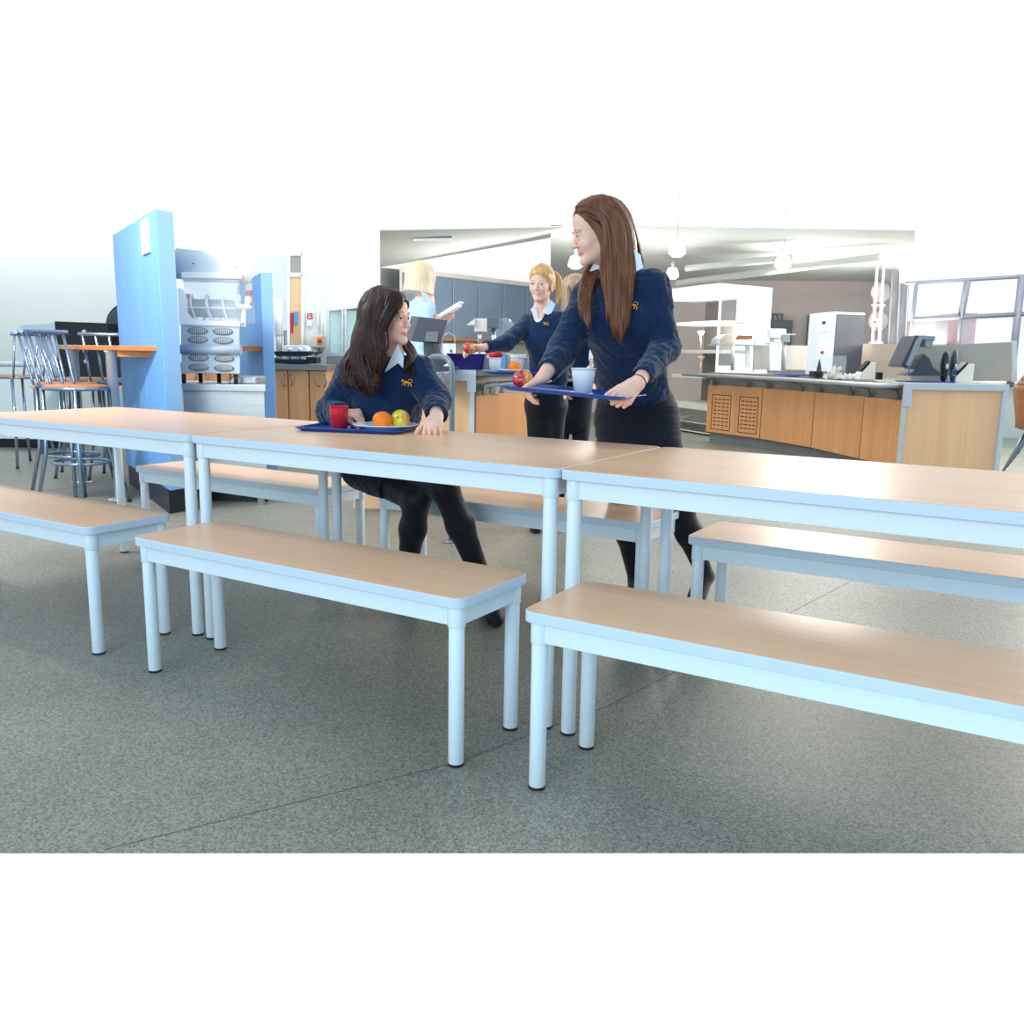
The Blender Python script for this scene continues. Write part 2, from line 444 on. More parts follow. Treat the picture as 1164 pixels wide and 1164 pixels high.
# ---------------------------------------------------------------- people
from mathutils.bvhtree import BVHTree
def np3(v): return np.array([v[0], v[1], v[2]], float)
def frame(f, u):
    f = Vector(f).normalized(); u = Vector(u); r = f.cross(u).normalized(); u = r.cross(f).normalized()
    return Matrix(((r.x, f.x, u.x), (r.y, f.y, u.y), (r.z, f.z, u.z)))       # columns: right, forward, up
class Head:
    def __init__(s, c, f, u=(0, 0, 1), hs=1.0, smile=0.0):
        s.c = Vector(c); s.M = frame(f, u); s.hs = hs; s.smile = smile
    def w(s, x, y, z): return s.c + s.M @ (Vector((x, y, z)) * s.hs)
    def r(s, *a): return [x * s.hs for x in a]
    def sdf(s, F):
        h = s.hs; Mn = np.array(s.M); P = lambda *a: np3(s.w(*a)); e = lambda c, r, k=.02, op='u': F.ell(P(*c), s.r(*r), Mn, k * h, op)
        cn = lambda a, b, ra, rb, k=.015: F.cone(P(*a), P(*b), ra * h, rb * h, k * h)
        e((0, -.018, .042), (.072, .090, .082), .01)
        e((0, .018, -.026), (.053, .060, .075), .03)
        e((0, .040, .050), (.056, .044, .050), .03)
        cn((.039, -.002, -.052), (.008, .060, -.090), .017, .011, .025); cn((-.039, -.002, -.052), (-.008, .060, -.090), .017, .011, .025)
        e((0, .0655, -.092), (.015, .013, .012), .018)
        for q in (1, -1):
            e((q * .033, .056, -.030 + .004 * s.smile), (.021, .020, .021), .025)
            e((q * .030, .080, .019), (.020, .009, .006), .012)
            e((q * .031, .094, -.001), (.013, .015, .009), .012, 'd')
            e((q * .0095, .0885, -.033), (.0070, .0075, .0058), .006)
            e((q * .074, -.008, -.012), (.009, .018, .031), .006)
            e((q * .078, -.002, -.010), (.005, .009, .017), .004, 'd')
        for q in (1, -1):
            e((q * .031, .0720, .0058 - s.lid), (.0150, .0135, .0062), .003); e((q * .031, .0705, -.0088), (.0140, .0125, .0045), .004)
        cn((0, .081, .012), (0, .0945, -.028), .0062, .0080, .010)
        e((0, .0965, -.031), (.0088, .0080, .0074), .006)
        z = -.0585
        for q in (1, -1):
            lift = .005 * s.smile
            cn((0, .0790, z), (q * .020, .0715, z + lift), .0048, .0024, .004)
            cn((0, .0780, z - .0078), (q * .017, .0715, z - .0055 + lift), .0052, .0026, .004)
        e((0, .0855, z - .004 + .001 * s.smile), (.020, .006, .0010 + .0022 * s.smile), .002, 'd')
    def lips(s, C):
        h = s.hs; c = np3(s.c); Mn = np.array(s.M); L = (C - c) @ Mn / h
        z = L[:, 2] + .0622 - .005 * s.smile * (np.abs(L[:, 0]) / .02) ** 1.3
        return ((L[:, 0] / .0235) ** 2 + (z / .0088) ** 2 < 1) & (L[:, 1] > .066)
    def face(s, person, brow='brow'):
        for q in (1, -1):
            b = MB(); b.ellip(s.w(q * .031, .0718, -.0008), s.r(.0132, .0118, .0082), 16, s.M)
            eye = b.build('eye', 'eye_white', person, True)
            b = MB(); b.ellip(s.w(q * .031 + s.gx, .0800, -.0006), s.r(.0060, .0042, .0058), 14, s.M);
            io = b.build('iris', 'iris', person, True); io.parent = eye
            b = MB(); b.ellip(s.w(q * .031 + s.gx, .0832, -.0006), s.r(.0028, .002, .0028), 10, s.M); io = b.build('pupil', 'pupil', person, True); io.parent = eye
            b = MB(); b.tube([s.w(q * x, y, z) for x, y, z in ((.0170, .0795, -.001), (.024, .0838, .0035 - s.lid), (.032, .0850, .0048 - s.lid), (.040, .0815, .003 - s.lid), (.0465, .0740, -.002))], s.r(.0006, .0011, .0013, .0012, .0005), 8)
            io = b.build('eyelashes', 'pupil', person, True); io.parent = eye
            b = MB(); b.tube([s.w(q * x, y, z) for x, y, z in ((.014, .0870, .0205), (.026, .0875, .0240), (.038, .0820, .0245), (.048, .0700, .0195))], s.r(.0010, .0021, .0019, .0006), 8)
            b.build('eyebrow', brow, person, True)
    gx = 0.0; lid = 0.0
def hand(F, w, d, n, s=1.0, curl=(.5, .6, .4), thumb=(.55, .75, .35), tside=1, spread=.0, k=.004):
    """w wrist, d towards the knuckles, n the way the palm faces; tside picks the thumb side"""
    d = Vector(d).normalized(); n = Vector(n); n = (n - d * n.dot(d)).normalized(); t = d.cross(n) * tside; w = Vector(w)
    A = np3
    F.cone(A(w), A(w + d * .03 * s), .023 * s, .024 * s, .02, (n, 1.5))
    F.cone(A(w + d * .03 * s), A(w + d * .066 * s), .030 * s, .034 * s, .012, (n, 2.5))
    offs = (.0285, .0098, -.0092, -.0275); base = (.080, .084, .080, .073)
    ln = ((.036, .023, .018), (.040, .026, .019), (.037, .024, .018), (.029, .018, .016))
    tips = []
    for i in range(4):
        p = w + d * base[i] * s + t * offs[i] * s
        F.cone(A(w + d * .03 * s + t * offs[i] * .5 * s), A(p), .0115 * s, .0100 * s, .005)
        a = 0; rr = (.0096, .0086, .0078, .0066); sp = spread * (1.5 - i)
        c_ = [x * (1 + .08 * (i - 1)) for x in curl]
        for j in range(3):
            a += c_[j]
            dd = (d * math.cos(a) + n * math.sin(a) + t * sp).normalized()
            q = p + dd * ln[i][j] * s
            F.cone(A(p), A(q), rr[j] * s * (.9 if i == 3 else 1), rr[j + 1] * s * (.9 if i == 3 else 1), .0012)
            p = q
        tips.append(p)
    p = w + d * .020 * s + t * .020 * s
    v = (t * thumb[0] + d * thumb[1] + n * thumb[2]).normalized()
    q = p + v * .042 * s; F.cone(A(p), A(q), .0150 * s, .0118 * s, .012)
    v = (v + d * .35 + n * .15).normalized(); p, q = q, q + v * .029 * s; F.cone(A(p), A(q), .0112 * s, .0098 * s, .003)
    v = (v + d * .25 + n * .1).normalized(); p, q = q, q + v * .022 * s; F.cone(A(p), A(q), .0098 * s, .0076 * s, .002)
    return tips
def folds_noise(F, amp, sc, seed=0.0, anis=(1, 1, 1)):
    m = np.abs(F.F) < .03; I = np.argwhere(m); P = I * F.h + F.lo
    P = P * np.array(anis)
    x, y, z = P.T * sc
    s = seed
    a = np.sin(x * 1.3 + 2.1 * np.sin(y * .9 + z * .7 + s) + s) * np.sin(z * 1.9 + 1.7 * np.sin(x * .8 + s * 2)) + .5 * np.sin(x * 2.7 + z * 2.1 + 1.5 * np.sin(y * 2.3 + s)) * np.sin(y * 2.9 - z * 1.2 + s)
    F.F[m] += (a * amp).astype(np.float32)
def torso(F, J, g=0.0, k=.05):
    up = (J['N'] - J['P']).normalized(); r = (J['SR'] - J['SL']).normalized(); f = up.cross(r).normalized()
    fl = (f, 1.45 if g == 0 else 1.32)
    s = J.get('s', 1.0)
    F.cone(np3(J['SR']), np3(J['SL']), (.048 + g) * s, (.048 + g) * s, k, (f, 1.1))
    mid = (J['SR'] + J['SL']) / 2
    F.cone(np3(mid), np3(J['N']), (.062 + g) * s, (.052 + g * .6) * s, k)
    F.cone(np3(mid - up * .06 * s), np3(J['C']), (.125 + g) * s, (.128 + g) * s, k, fl)
    F.cone(np3(J['C']), np3(J['W']), (.124 + g) * s, (.108 + g * 1.5) * s, k, fl)
    for q in (1, -1): F.ell(np3(J['C'] + r * .052 * q * s + f * .055 * s * J.get('fs', 1) + up * .015), [(.052 + g * .6) * s] * 3, None, .05)
    F.cone(np3(J['W']), np3(J['P']), (.108 + g * 1.5) * s, (.140 + g) * s, k, fl)
    return f, r, up
def arms(F, J, g=0.0, sides='RL', upto=1.0):
    s = J.get('s', 1.0)
    for q in sides:
        S, E, W = J['S' + q], J['E' + q], J['W' + q]
        F.cone(np3(S), np3(E), (.044 + g) * s, (.036 + g) * s, .03)
        W2 = E + (W - E) * upto
        F.cone(np3(E), np3(W2), (.037 + g) * s, (.024 + g * (.9 if g else 1) + .000) * s, .02)
def legs(F, J, g=0.0, k=.03):
    s = J.get('s', 1.0)
    for q in 'RL':
        H, K, A = J['H' + q], J['K' + q], J['A' + q]
        F.cone(np3(H), np3(K), (.082 + g) * s, (.050 + g) * s, k)
        F.cone(np3(K), np3(K + (A - K) * .35 + J['bk'] * .018), (.050 + g) * s, (.050 + g) * s, .03)
        F.cone(np3(K + (A - K) * .35 + J['bk'] * .018), np3(A), (.050 + g) * s, (.031 + g) * s, .03)
def foot(F, A, d, g=0.0, L=.15, drop=.06, s=1.0):
    d = Vector(d).normalized()
    hl = A - Vector((0, 0, drop)) - d * .03
    F.cone(np3(A), np3(hl), (.030 + g) * s, (.026 + g) * s, .02)
    F.cone(np3(hl), np3(A + d * L + Vector((0, 0, -drop))), (.027 + g) * s, (.022 + g) * s, .02)
    F.cone(np3(A + d * .02), np3(A + d * L * .8 + Vector((0, 0, -drop))), (.030 + g) * s, (.032 + g) * s, .02)
def bbox(pts, pad):
    P = np.array([np3(p) for p in pts]); return P.min(0) - pad, P.max(0) + pad
def catmull(P, n):
    P = [Vector(p) for p in P]; P = [P[0] * 2 - P[1]] + P + [P[-1] * 2 - P[-2]]; out = []
    segs = len(P) - 3
    for i in range(n):
        t = i / (n - 1) * segs; j = min(int(t), segs - 1); u = t - j
        a, b, c, d = P[j:j + 4]
        out.append(.5 * ((2 * b) + (c - a) * u + (2 * a - 5 * b + 4 * c - d) * u * u + (3 * b - a - 3 * c + d) * u ** 3))
    return out
def locks(mb, guides, n, r=.008, jit=.006, wave=0.0, wl=3.0, seed=1, samples=14, flat=.6, trim=.12):
    rnd = random.Random(seed); m = len(guides)
    Gs = [catmull([G(*p) for p in g], samples) for g in guides]
    for i in range(n):
        t = rnd.random() * (m - 1); j = min(int(t), m - 2); u = t - j
        ph = t * 2.5 + rnd.random() * 1.2; o = Vector((rnd.uniform(-1, 1), rnd.uniform(-1, 1), rnd.uniform(-.3, .3))) * jit
        ln = 1 - rnd.random() * trim; path = []; rr = []; R0 = r * rnd.uniform(.6, 1.3)
        for k in range(samples):
            q = k / (samples - 1); kk = q * ln * (samples - 1); a = min(int(kk), samples - 2); b = kk - a
            p0 = Gs[j][a].lerp(Gs[j][a + 1], b); p1 = Gs[j + 1][a].lerp(Gs[j + 1][a + 1], b)
            p = p0.lerp(p1, u) + o * (.4 + .6 * q)
            if wave: p += Vector((math.sin(q * wl * 6.28 + ph), math.cos(q * wl * 6.28 + ph * 1.3), 0)) * wave * q
            path.append(p); rr.append(R0 * (.35 + 2.4 * q ** .5 * (1 - q) ** .7 * 1.0) * (1 if k < samples - 1 else .0) + .0006)
        mb.tube(path, rr, 6, True, flat)
def hlocks(mb, hd, guides, n, r=.006, jit=.003, seed=1, samples=12):
    """strands laid over a head, guides given in the head's own axes"""
    rnd = random.Random(seed); m = len(guides); Gs = [catmull([hd.w(*p) for p in g], samples) for g in guides]
    for i in range(n):
        t = rnd.random() * (m - 1); j = min(int(t), m - 2); u = t - j; o = Vector((rnd.uniform(-1, 1), rnd.uniform(-1, 1), rnd.uniform(-1, 1))) * jit; s_ = rnd.uniform(.6, 1.2)
        mb.tube([Gs[j][k].lerp(Gs[j + 1][k], u) + o for k in range(samples)], [r * s_ * (.5 + 1.6 * (k / (samples - 1)) * (1 - k / (samples - 1)) * 1.4) for k in range(samples)], 6, True, .55)
class Surf:
    """a modelled surface to rest small things on, found along a sight line"""
    def __init__(s, obs):
        s.t = []
        for o in obs:
            mw = o.matrix_basis if o.parent is None else o.parent.matrix_basis @ o.matrix_basis
            me = o.data
            s.t.append(BVHTree.FromPolygons([mw @ v.co for v in me.vertices], [tuple(p.vertices) for p in me.polygons]))
    def hit(s, u, v, off=.002):
        o = Vector((0, 0, CAM_H)); d = (G(u, v, 1.0) - o).normalized(); best = None
        for t in s.t:
            h = t.ray_cast(o, d)
            if h[0] is not None and (best is None or h[3] < best[1]): best = (h[0], h[3])
        return None if best is None else best[0] - d * off
def badge(surf, u, v, w, person):
    """small gold heraldic lion walking, embroidered on the chest"""
    b = MB()
    def P(x, y): return surf.hit(u + x * w, v + y * w, .004) or G(u, v, 3)
    px = (G(u + 1, v, P(0, 0).y) - G(u, v, P(0, 0).y)).length * w
    def st(pts, r): b.tube([P(*p) for p in pts], [px * a for a in r], 8)
    st([(-.30, -.08), (0, -.03), (.26, .04)], [.10, .12, .09])            # body
    st([(-.32, -.12), (-.42, -.22), (-.36, -.30)], [.11, .12, .07])       # mane and head
    st([(-.42, -.2), (-.54, -.16)], [.07, .04])
    st([(-.28, 0), (-.40, .16), (-.50, .14)], [.05, .045, .03])           # raised paw
    st([(-.18, .02), (-.20, .25), (-.28, .28)], [.05, .04, .035])
    st([(.14, .08), (.12, .28), (.04, .32)], [.05, .045, .035])
    st([(.28, .06), (.36, .30), (.28, .36)], [.06, .045, .035])
    st([(.30, 0), (.44, -.06), (.40, -.24), (.22, -.30), (.10, -.24)], [.03, .03, .03, .03, .045])   # tail over the back
    return b.build('badge', 'badge_gold', person, True)
def flap(surf, pts, person, name='collar', off=.006, t=.004, material='shirt_white', mb=None, depth=None):
    ds = sorted(h.y for h in (surf.hit(u, v, 0) for u, v in pts) if h is not None and (depth is None or abs(h.y - depth) < .09))
    d0 = (ds[len(ds) // 3] if ds else depth) - off
    P = [G(u, v, d0) for u, v in pts]
    m_ = mb or MB(); m_.slab(P, (0, -t, t * .3))
    return m_ if mb else m_.build(name, material, person, True, .0012)
# ================= the standing girl with the tray
def girl_standing():
    J = dict(N=G(706, 312, 3.33), SR=G(669, 338, 3.37), SL=G(742, 327, 3.24), C=G(708, 366, 3.31), W=G(716, 420, 3.40), P=G(723, 466, 3.47),
             ER=G(639, 398, 3.27), WR=G(617, 429, 3.12), EL=G(756, 396, 3.22), WL=G(724, 436, 2.99),
             HR=G(704, 482, 3.52), HL=G(743, 482, 3.45), KR=G(708, 575, 3.62), KL=G(773, 580, 3.48), s=1.0, bk=Vector((.2, 1, 0)))
    J['AR'] = Vector((G(724, 660, 3.74).x, 3.74, .085)); J['AL'] = Vector((G(800, 670, 3.56).x, 3.56, .17))
    t = thing('person', 'standing girl with long brown hair in navy jumper and black skirt holding a blue tray', 'person', (J['P'].x, J['P'].y + .1, 0))
    hd = Head(G(679, 266.5, 3.27), (-.98, -.12, -.17), (-.16, 0, 1), .95, .6)
    hd.gx = .001; hd.lid = .0025
    pts = [J[k] for k in J if isinstance(J[k], Vector) and k != 'bk'] + [hd.c + Vector((0, 0, .14)), hd.c - Vector((.12, 0, 0)), J['WR'] + Vector((-.18, 0, 0)), J['WL'] - Vector((.12, .06, .1))]
    lo, hi = bbox(pts, .11); lo[2] = -.005
    F = Field(lo, hi, .0034)
    hd.sdf(F)
    F.cone(np3(hd.w(0, -.028, -.055)), np3(J['N'] - Vector((0, 0, .02))), .046, .054, .03)
    torso(F, J); arms(F, J); legs(F, J)
    foot(F, J['AR'], (-.3, -1, 0), drop=.055); foot(F, J['AL'], (-.5, -.85, -.55), L=.13, drop=.03)
    hand(F, J['WL'], (-.55, -.35, -.55), (-.3, .75, -.25), .95, (.95, 1.2, .7), (.30, .75, .45), -1)
    hand(F, J['WR'], (-.75, -.35, -.42), (.35, .05, -.85), .92, (1.35, .65, .3), (.25, .95, -.15), 1)
    body = sdf_object('body', F, ['skin', 'lips'], t, lambda C: hd.lips(C)); del F
    hd.face(t)
    # jumper
    lo, hi = bbox([J[k] for k in ('N', 'SR', 'SL', 'ER', 'EL', 'WR', 'WL', 'P')], .13)
    F = Field(lo, hi, .004)
    f, r, up = torso(F, J, .014); arms(F, J, .016, upto=.72)
    for q in 'RL':
        E, W = J['E' + q], J['W' + q]; d = (W - E); c = E + d * .72
        F.cone(np3(c - d * .02), np3(c + d * .05), .042, .038, .006)
    folds_noise(F, .0032, 34, 1.0, (1, 1, .7)); folds_noise(F, .002, 80, 3.0)
    F.half(np3(J['P'] + up * .055), np3(-up + f * .02))
    for q in 'RL':
        W = J['W' + q]; d = (W - J['E' + q]).normalized(); F.cone(np3(W - d * .018), np3(W + d * .13), .045, .075, .003, None, 'd')
    F.cone(np3(J['N'] + up * .02), np3(J['N'] + f * .09 - up * .03), .058, .030, .006, None, 'd')
    F.cone(np3(J['N'] + f * .05 - up * .0), np3(J['N'] + f * .11 - up * .08), .035, .010, .004, None, 'd')
    jp = sdf_object('jumper', F, ['navy'], t)
    # shirt under the jumper, seen at the neck
    F = Field(*bbox([J['N']], .17), .004)
    J2 = dict(J); torso(F, J2, .005); F.half(np3(J['N'] - up * .13), np3(-up)); F.half(np3(J['N'] + up * .045), np3(up))
    F.cone(np3(J['N'] + up * .1), np3(J['N'] - up * .02), .052, .050, .003, None, 'd'); F.cone(np3(J['N']), np3(J['N'] + f * .10 - up * .03), .028, .02, .003, None, 'd')
    sh = sdf_object('shirt', F, ['shirt_white'], t)
    S = Surf([jp]); c = MB()
    flap(S, [(675, 299), (668.5, 312), (671, 322), (676, 315), (686, 320), (684, 304)], t, mb=c, depth=3.235, off=.02)
    flap(S, [(717, 281), (728, 290), (731, 305), (717, 312), (713, 300)], t, mb=c, depth=3.215, off=.02)
    c.build('collar', 'shirt_white', t, True, .0012)
    badge(S, 719.5, 347, 13, t)
    # skirt
    F = Field(*bbox([J['W'], J['HR'], J['HL'], J['HR'] - Vector((0, 0, .22))], .16), .005)
    F.cone(np3(J['W']), np3(J['P']), .118, .152, .03, (f, 1.3))
    F.cone(np3(J['P']), np3((J['HR'] + J['HL']) / 2 - Vector((0, 0, .05))), .150, .142, .03, (f, 1.25))
    for q in 'RL': F.cone(np3(J['H' + q]), np3(J['H' + q].lerp(J['K' + q], .75)), .090, .074, .06)
    folds_noise(F, .0022, 60, 2.0, (.3, .3, 2.0))
    F.half(np3(G(722, 508, 3.45)), (-.03, 0, -1)); F.half(np3(J['P'] + up * .10), np3(up)); sdf_object('skirt', F, ['skirt'], t)
    # tights and shoes
    F = Field(*bbox([J['HR'], J['HL'], J['AR'], J['AL'], J['AL'] - Vector((.1, .15, .08))], .12), .005)
    legs(F, J, .003); foot(F, J['AR'], (-.3, -1, 0), .0025, drop=.055); foot(F, J['AL'], (-.5, -.85, -.55), .0025, .13, .03); F.half(np3(J['HR'] + Vector((0, 0, .03))), (0, 0, 1)); sdf_object('tights', F, ['tights'], t)
    for q, d, L_, dr in (('R', (-.3, -1, 0), .15, .055), ('L', (-.5, -.85, -.55), .13, .03)):
        F = Field(*bbox([J['A' + q], J['A' + q] + Vector(d).normalized() * .2], .07), .004)
        foot(F, J['A' + q], d, .005, L_, dr); F.half(np3(J['A' + q] + Vector((0, 0, -.012))), (0, -.45, 1)); F.half((0, 0, .002), (0, 0, -1))
        sdf_object('shoe', F, ['black_plastic'], t)
    # hair tie on the wrist
    b = MB(); d = (J['WL'] - J['EL']).normalized(); a = d.cross(Vector((0, 0, 1))).normalized(); e = d.cross(a)
    b.tube([J['WL'] - d * .012 + (a * math.cos(x) + e * math.sin(x)) * .0275 for x in [i * PI / 12 for i in range(25)]], .0016, 8); b.build('wristband', 'black_plastic', t, True)
    # hair
    F = Field(*bbox([hd.c], .16), .004); Mn = np.array(hd.M)
    F.ell(np3(hd.w(0, -.024, .046)), hd.r(.084, .099, .092), Mn, .01); F.ell(np3(hd.w(0, .035, .060)), hd.r(.062, .053, .050), Mn, .02)
    F.ell(np3(hd.w(0, -.060, -.02)), hd.r(.078, .060, .09), Mn, .04)
    F.ell(np3(hd.w(-.01, .095, -.030)), hd.r(.085, .085, .115), Mn, .01, 'd')
    F.ell(np3(hd.w(0, .105, .02)), hd.r(.075, .045, .062), Mn, .01, 'd')
    F.cone(np3(hd.w(-.09, .03, -.05)), np3(hd.w(.09, .03, -.05)), .05, .05, .01, None, 'd')
    cap = sdf_object('hair', F, ['hair_brown'], t)
    b = MB()
    locks(b, [[(655, 243, 3.24), (668, 240, 3.20), (684, 250, 3.18), (688, 275, 3.17), (688, 315, 3.14), (692, 350, 3.12), (698, 382, 3.11)],
              [(654, 236, 3.25), (672, 233, 3.20), (694, 248, 3.175), (699, 280, 3.165), (699, 325, 3.14), (699, 360, 3.12), (704, 393, 3.11)],
              [(660, 229, 3.26), (682, 227, 3.20), (706, 252, 3.19), (710, 290, 3.18), (710, 330, 3.15), (709, 360, 3.13), (707, 390, 3.12)],
              [(672, 223, 3.28), (696, 226, 3.22), (714, 256, 3.22), (719, 292, 3.20), (717, 330, 3.17), (714, 358, 3.15), (711, 384, 3.14)],
              [(684, 221, 3.30), (706, 232, 3.28), (719, 262, 3.27), (722, 292, 3.23), (719, 325, 3.20), (716, 350, 3.18), (713, 372, 3.17)]], 150, .0075, .005, .002, 1.5, 3)
    locks(b, [[(684, 258, 3.185), (684, 285, 3.17), (684, 310, 3.15), (688, 340, 3.13), (692, 365, 3.12)], [(690, 255, 3.18), (691, 290, 3.17), (692, 320, 3.15), (694, 350, 3.13), (698, 380, 3.12)]], 36, .0065, .004, .003, 1.5, 5)
    locks(b, [[(656, 242, 3.245), (668, 247, 3.20), (681, 255, 3.185), (689, 270, 3.175)], [(664, 248, 3.215), (672, 254, 3.20), (681, 264, 3.185), (688, 285, 3.17)], [(674, 254, 3.20), (678, 262, 3.192), (683, 275, 3.18), (689, 300, 3.16)]], 60, .006, .002, .001, 1, 15)
    locks(b, [[(684, 222, 3.30), (704, 230, 3.31), (718, 256, 3.34), (726, 284, 3.37), (731, 300, 3.38)], [(696, 224, 3.34), (712, 240, 3.36), (720, 265, 3.38), (726, 290, 3.40), (724, 310, 3.40)]], 40, .008, .006, .002, 1, 6)
    locks(b, [[(672, 296, 3.33), (664, 314, 3.27), (659, 336, 3.22), (659, 356, 3.20)], [(678, 296, 3.32), (670, 318, 3.26), (664, 342, 3.21), (667, 376, 3.18)], [(684, 300, 3.30), (675, 322, 3.24), (670, 346, 3.20), (671, 374, 3.18)]], 46, .0065, .004, .002, 1.5, 7)
    b.build('hair', 'hair_brown', t, True)
    b = MB(); b.tube([hd.w(-.083, .0, .062), hd.w(-.086, -.02, .055)], .003, 8); b.build('hair_clip', 'black_plastic', t, True)
    return t
# ================= the seated girl at the table
def girl_seated():
    x0 = G(434, 520, 3.86).x
    J = dict(N=G(439, 410, 3.62), SR=G(400, 428, 3.62), SL=G(474, 423, 3.58), C=G(438, 462, 3.64), W=Vector((G(437, 500, 3.78).x, 3.76, .70)), P=Vector((x0, 3.85, .585)),
             ER=G(376, 468, 3.66), WR=G(389, 470, 3.52), EL=G(496, 455, 3.53), WL=G(496, 474, 3.37),
             HR=Vector((x0 - .075, 3.82, .56)), HL=Vector((x0 + .085, 3.80, .56)), KR=G(474, 568, 3.48), KL=G(505, 553, 3.36), s=1.0, bk=Vector((-.1, .9, 0)))
    J['AR'] = Vector((G(461, 660, 3.62).x, 3.62, .10)); J['AL'] = Vector((G(556, 680, 3.46).x, 3.46, .085))
    t = thing('person', 'seated girl with long wavy dark hair in navy jumper looking to her side', 'person', (x0, 3.85, 0))
    hd = Head(G(441.5, 363.5, 3.55), (.925, -.37, .07), (0, -.02, 1), .93, .5)
    hd.gx = .004
    pts = [J[k] for k in J if isinstance(J[k], Vector) and k != 'bk'] + [hd.c + Vector((0, 0, .14)), J['WL'] - Vector((.05, .13, .05)), J['AL'] + Vector((.1, -.12, 0))]
    lo, hi = bbox(pts, .11); lo[2] = -.005
    F = Field(lo, hi, .0034)
    hd.sdf(F)
    F.cone(np3(hd.w(0, -.028, -.055)), np3(J['N'] - Vector((0, 0, .02))), .046, .054, .03)
    torso(F, J); arms(F, J); legs(F, J)
    foot(F, J['AR'], (.3, -1, 0), drop=.06); foot(F, J['AL'], (.25, -1, 0), drop=.055)
    hand(F, J['WL'], (-.05, -.80, -.30), (.05, .25, -.9), .98, (.45, .55, .4), (.6, .75, .2), -1, .06)
    hand(F, J['WR'], (.80, -.30, .02), (-.2, .5, -.75), .88, (1.1, 1.3, .6), (.35, .8, .45), -1)
    sdf_object('body', F, ['skin', 'lips'], t, lambda C: hd.lips(C)); del F
    hd.face(t)
    lo, hi = bbox([J[k] for k in ('N', 'SR', 'SL', 'ER', 'EL', 'WR', 'WL', 'P')], .13)
    F = Field(lo, hi, .004)
    f, r, up = torso(F, J, .016)
    arms(F, J, .022, upto=.75)
    for q in 'RL':
        E, W = J['E' + q], J['W' + q]; d = (W - E); c = E + d * .70
        F.cone(np3(c - d * .02), np3(c + d * .1), .044, .036, .006)
    folds_noise(F, .0035, 32, 4.0, (1, 1, .7)); folds_noise(F, .0022, 75, 1.5)
    for q in 'RL':
        W = J['W' + q]; d = (W - J['E' + q]).normalized(); F.cone(np3(W - d * .005), np3(W + d * .13), .045, .075, .003, None, 'd')
    F.half(np3(J['P'] + up * .03), np3(-up))
    F.cone(np3(J['N'] + up * .02), np3(J['N'] + f * .09 - up * .03), .058, .030, .006, None, 'd')
    F.cone(np3(J['N'] + f * .05), np3(J['N'] + f * .11 - up * .060), .035, .010, .004, None, 'd')
    jp = sdf_object('jumper', F, ['navy'], t)
    F = Field(*bbox([J['N']], .17), .004)
    torso(F, J, .005); F.half(np3(J['N'] - up * .13), np3(-up)); F.half(np3(J['N'] + up * .045), np3(up))
    F.cone(np3(J['N'] + up * .1), np3(J['N'] - up * .02), .052, .050, .003, None, 'd'); F.cone(np3(J['N']), np3(J['N'] + f * .10 - up * .03), .028, .02, .003, None, 'd')
    sdf_object('shirt', F, ['shirt_white'], t)
    S = Surf([jp]); c = MB()
    flap(S, [(452, 392), (459, 406), (458.6, 419), (452.5, 413), (437, 424), (446, 403)], t, mb=c, depth=3.50, off=.01)
    c.build('collar', 'shirt_white', t, True, .0012)
    badge(S, 463, 435, 13, t)
    F = Field(*bbox([J['P'], J['HR'], J['HL'], J['HR'].lerp(J['KR'], .6), J['HL'].lerp(J['KL'], .6)], .15), .005)
    F.ell(np3(J['P']), (.165, .13, .12), None, .03)
    for q in 'RL': F.cone(np3(J['H' + q]), np3(J['H' + q].lerp(J['K' + q], .62)), .098, .078, .06)
    folds_noise(F, .003, 50, 2.0); dl = (J['KR'] - J['HR']).normalized(); F.half(np3(J['HR'].lerp(J['KR'], .62)), np3(dl)); F.half((0, 0, .4625), (0, 0, -1)); sdf_object('skirt', F, ['skirt'], t)
    F = Field(*bbox([J['HR'], J['HL'], J['KR'], J['KL'], J['AR'], J['AL']], .12), .005)
    legs(F, J, .003); foot(F, J['AR'], (.3, -1, 0), .0025, drop=.06); foot(F, J['AL'], (.25, -1, 0), .0025, drop=.055); F.half((0, 0, .655), (0, 0, 1)); sdf_object('tights', F, ['tights'], t)
    for q, d in (('R', (.3, -1, 0)), ('L', (.25, -1, 0))):
        F = Field(*bbox([J['A' + q], J['A' + q] + Vector(d).normalized() * .2], .07), .004)
        foot(F, J['A' + q], d, .005, .15, .06 if q == 'R' else .055); F.half(np3(J['A' + q] + Vector((0, 0, -.012))), (0, -.3, 1)); F.half((0, 0, .002), (0, 0, -1))
        sdf_object('shoe', F, ['black_plastic'], t)
    F = Field(*bbox([hd.c], .17), .004); Mn = np.array(hd.M)
    F.ell(np3(hd.w(0, -.024, .046)), hd.r(.090, .104, .098), Mn, .01); F.ell(np3(hd.w(0, .035, .060)), hd.r(.068, .060, .056), Mn, .02)
    F.ell(np3(hd.w(0, -.060, -.03)), hd.r(.088, .066, .11), Mn, .05)
    F.ell(np3(hd.w(0, .098, -.035)), hd.r(.080, .080, .105), Mn, .01, 'd')
    F.ell(np3(hd.w(-.01, .11, .01)), hd.r(.07, .045, .060), Mn, .01, 'd')
    folds_noise(F, .003, 60, 2.0, (1, 1, .3))
    sdf_object('hair', F, ['hair_dark'], t)
    b = MB()
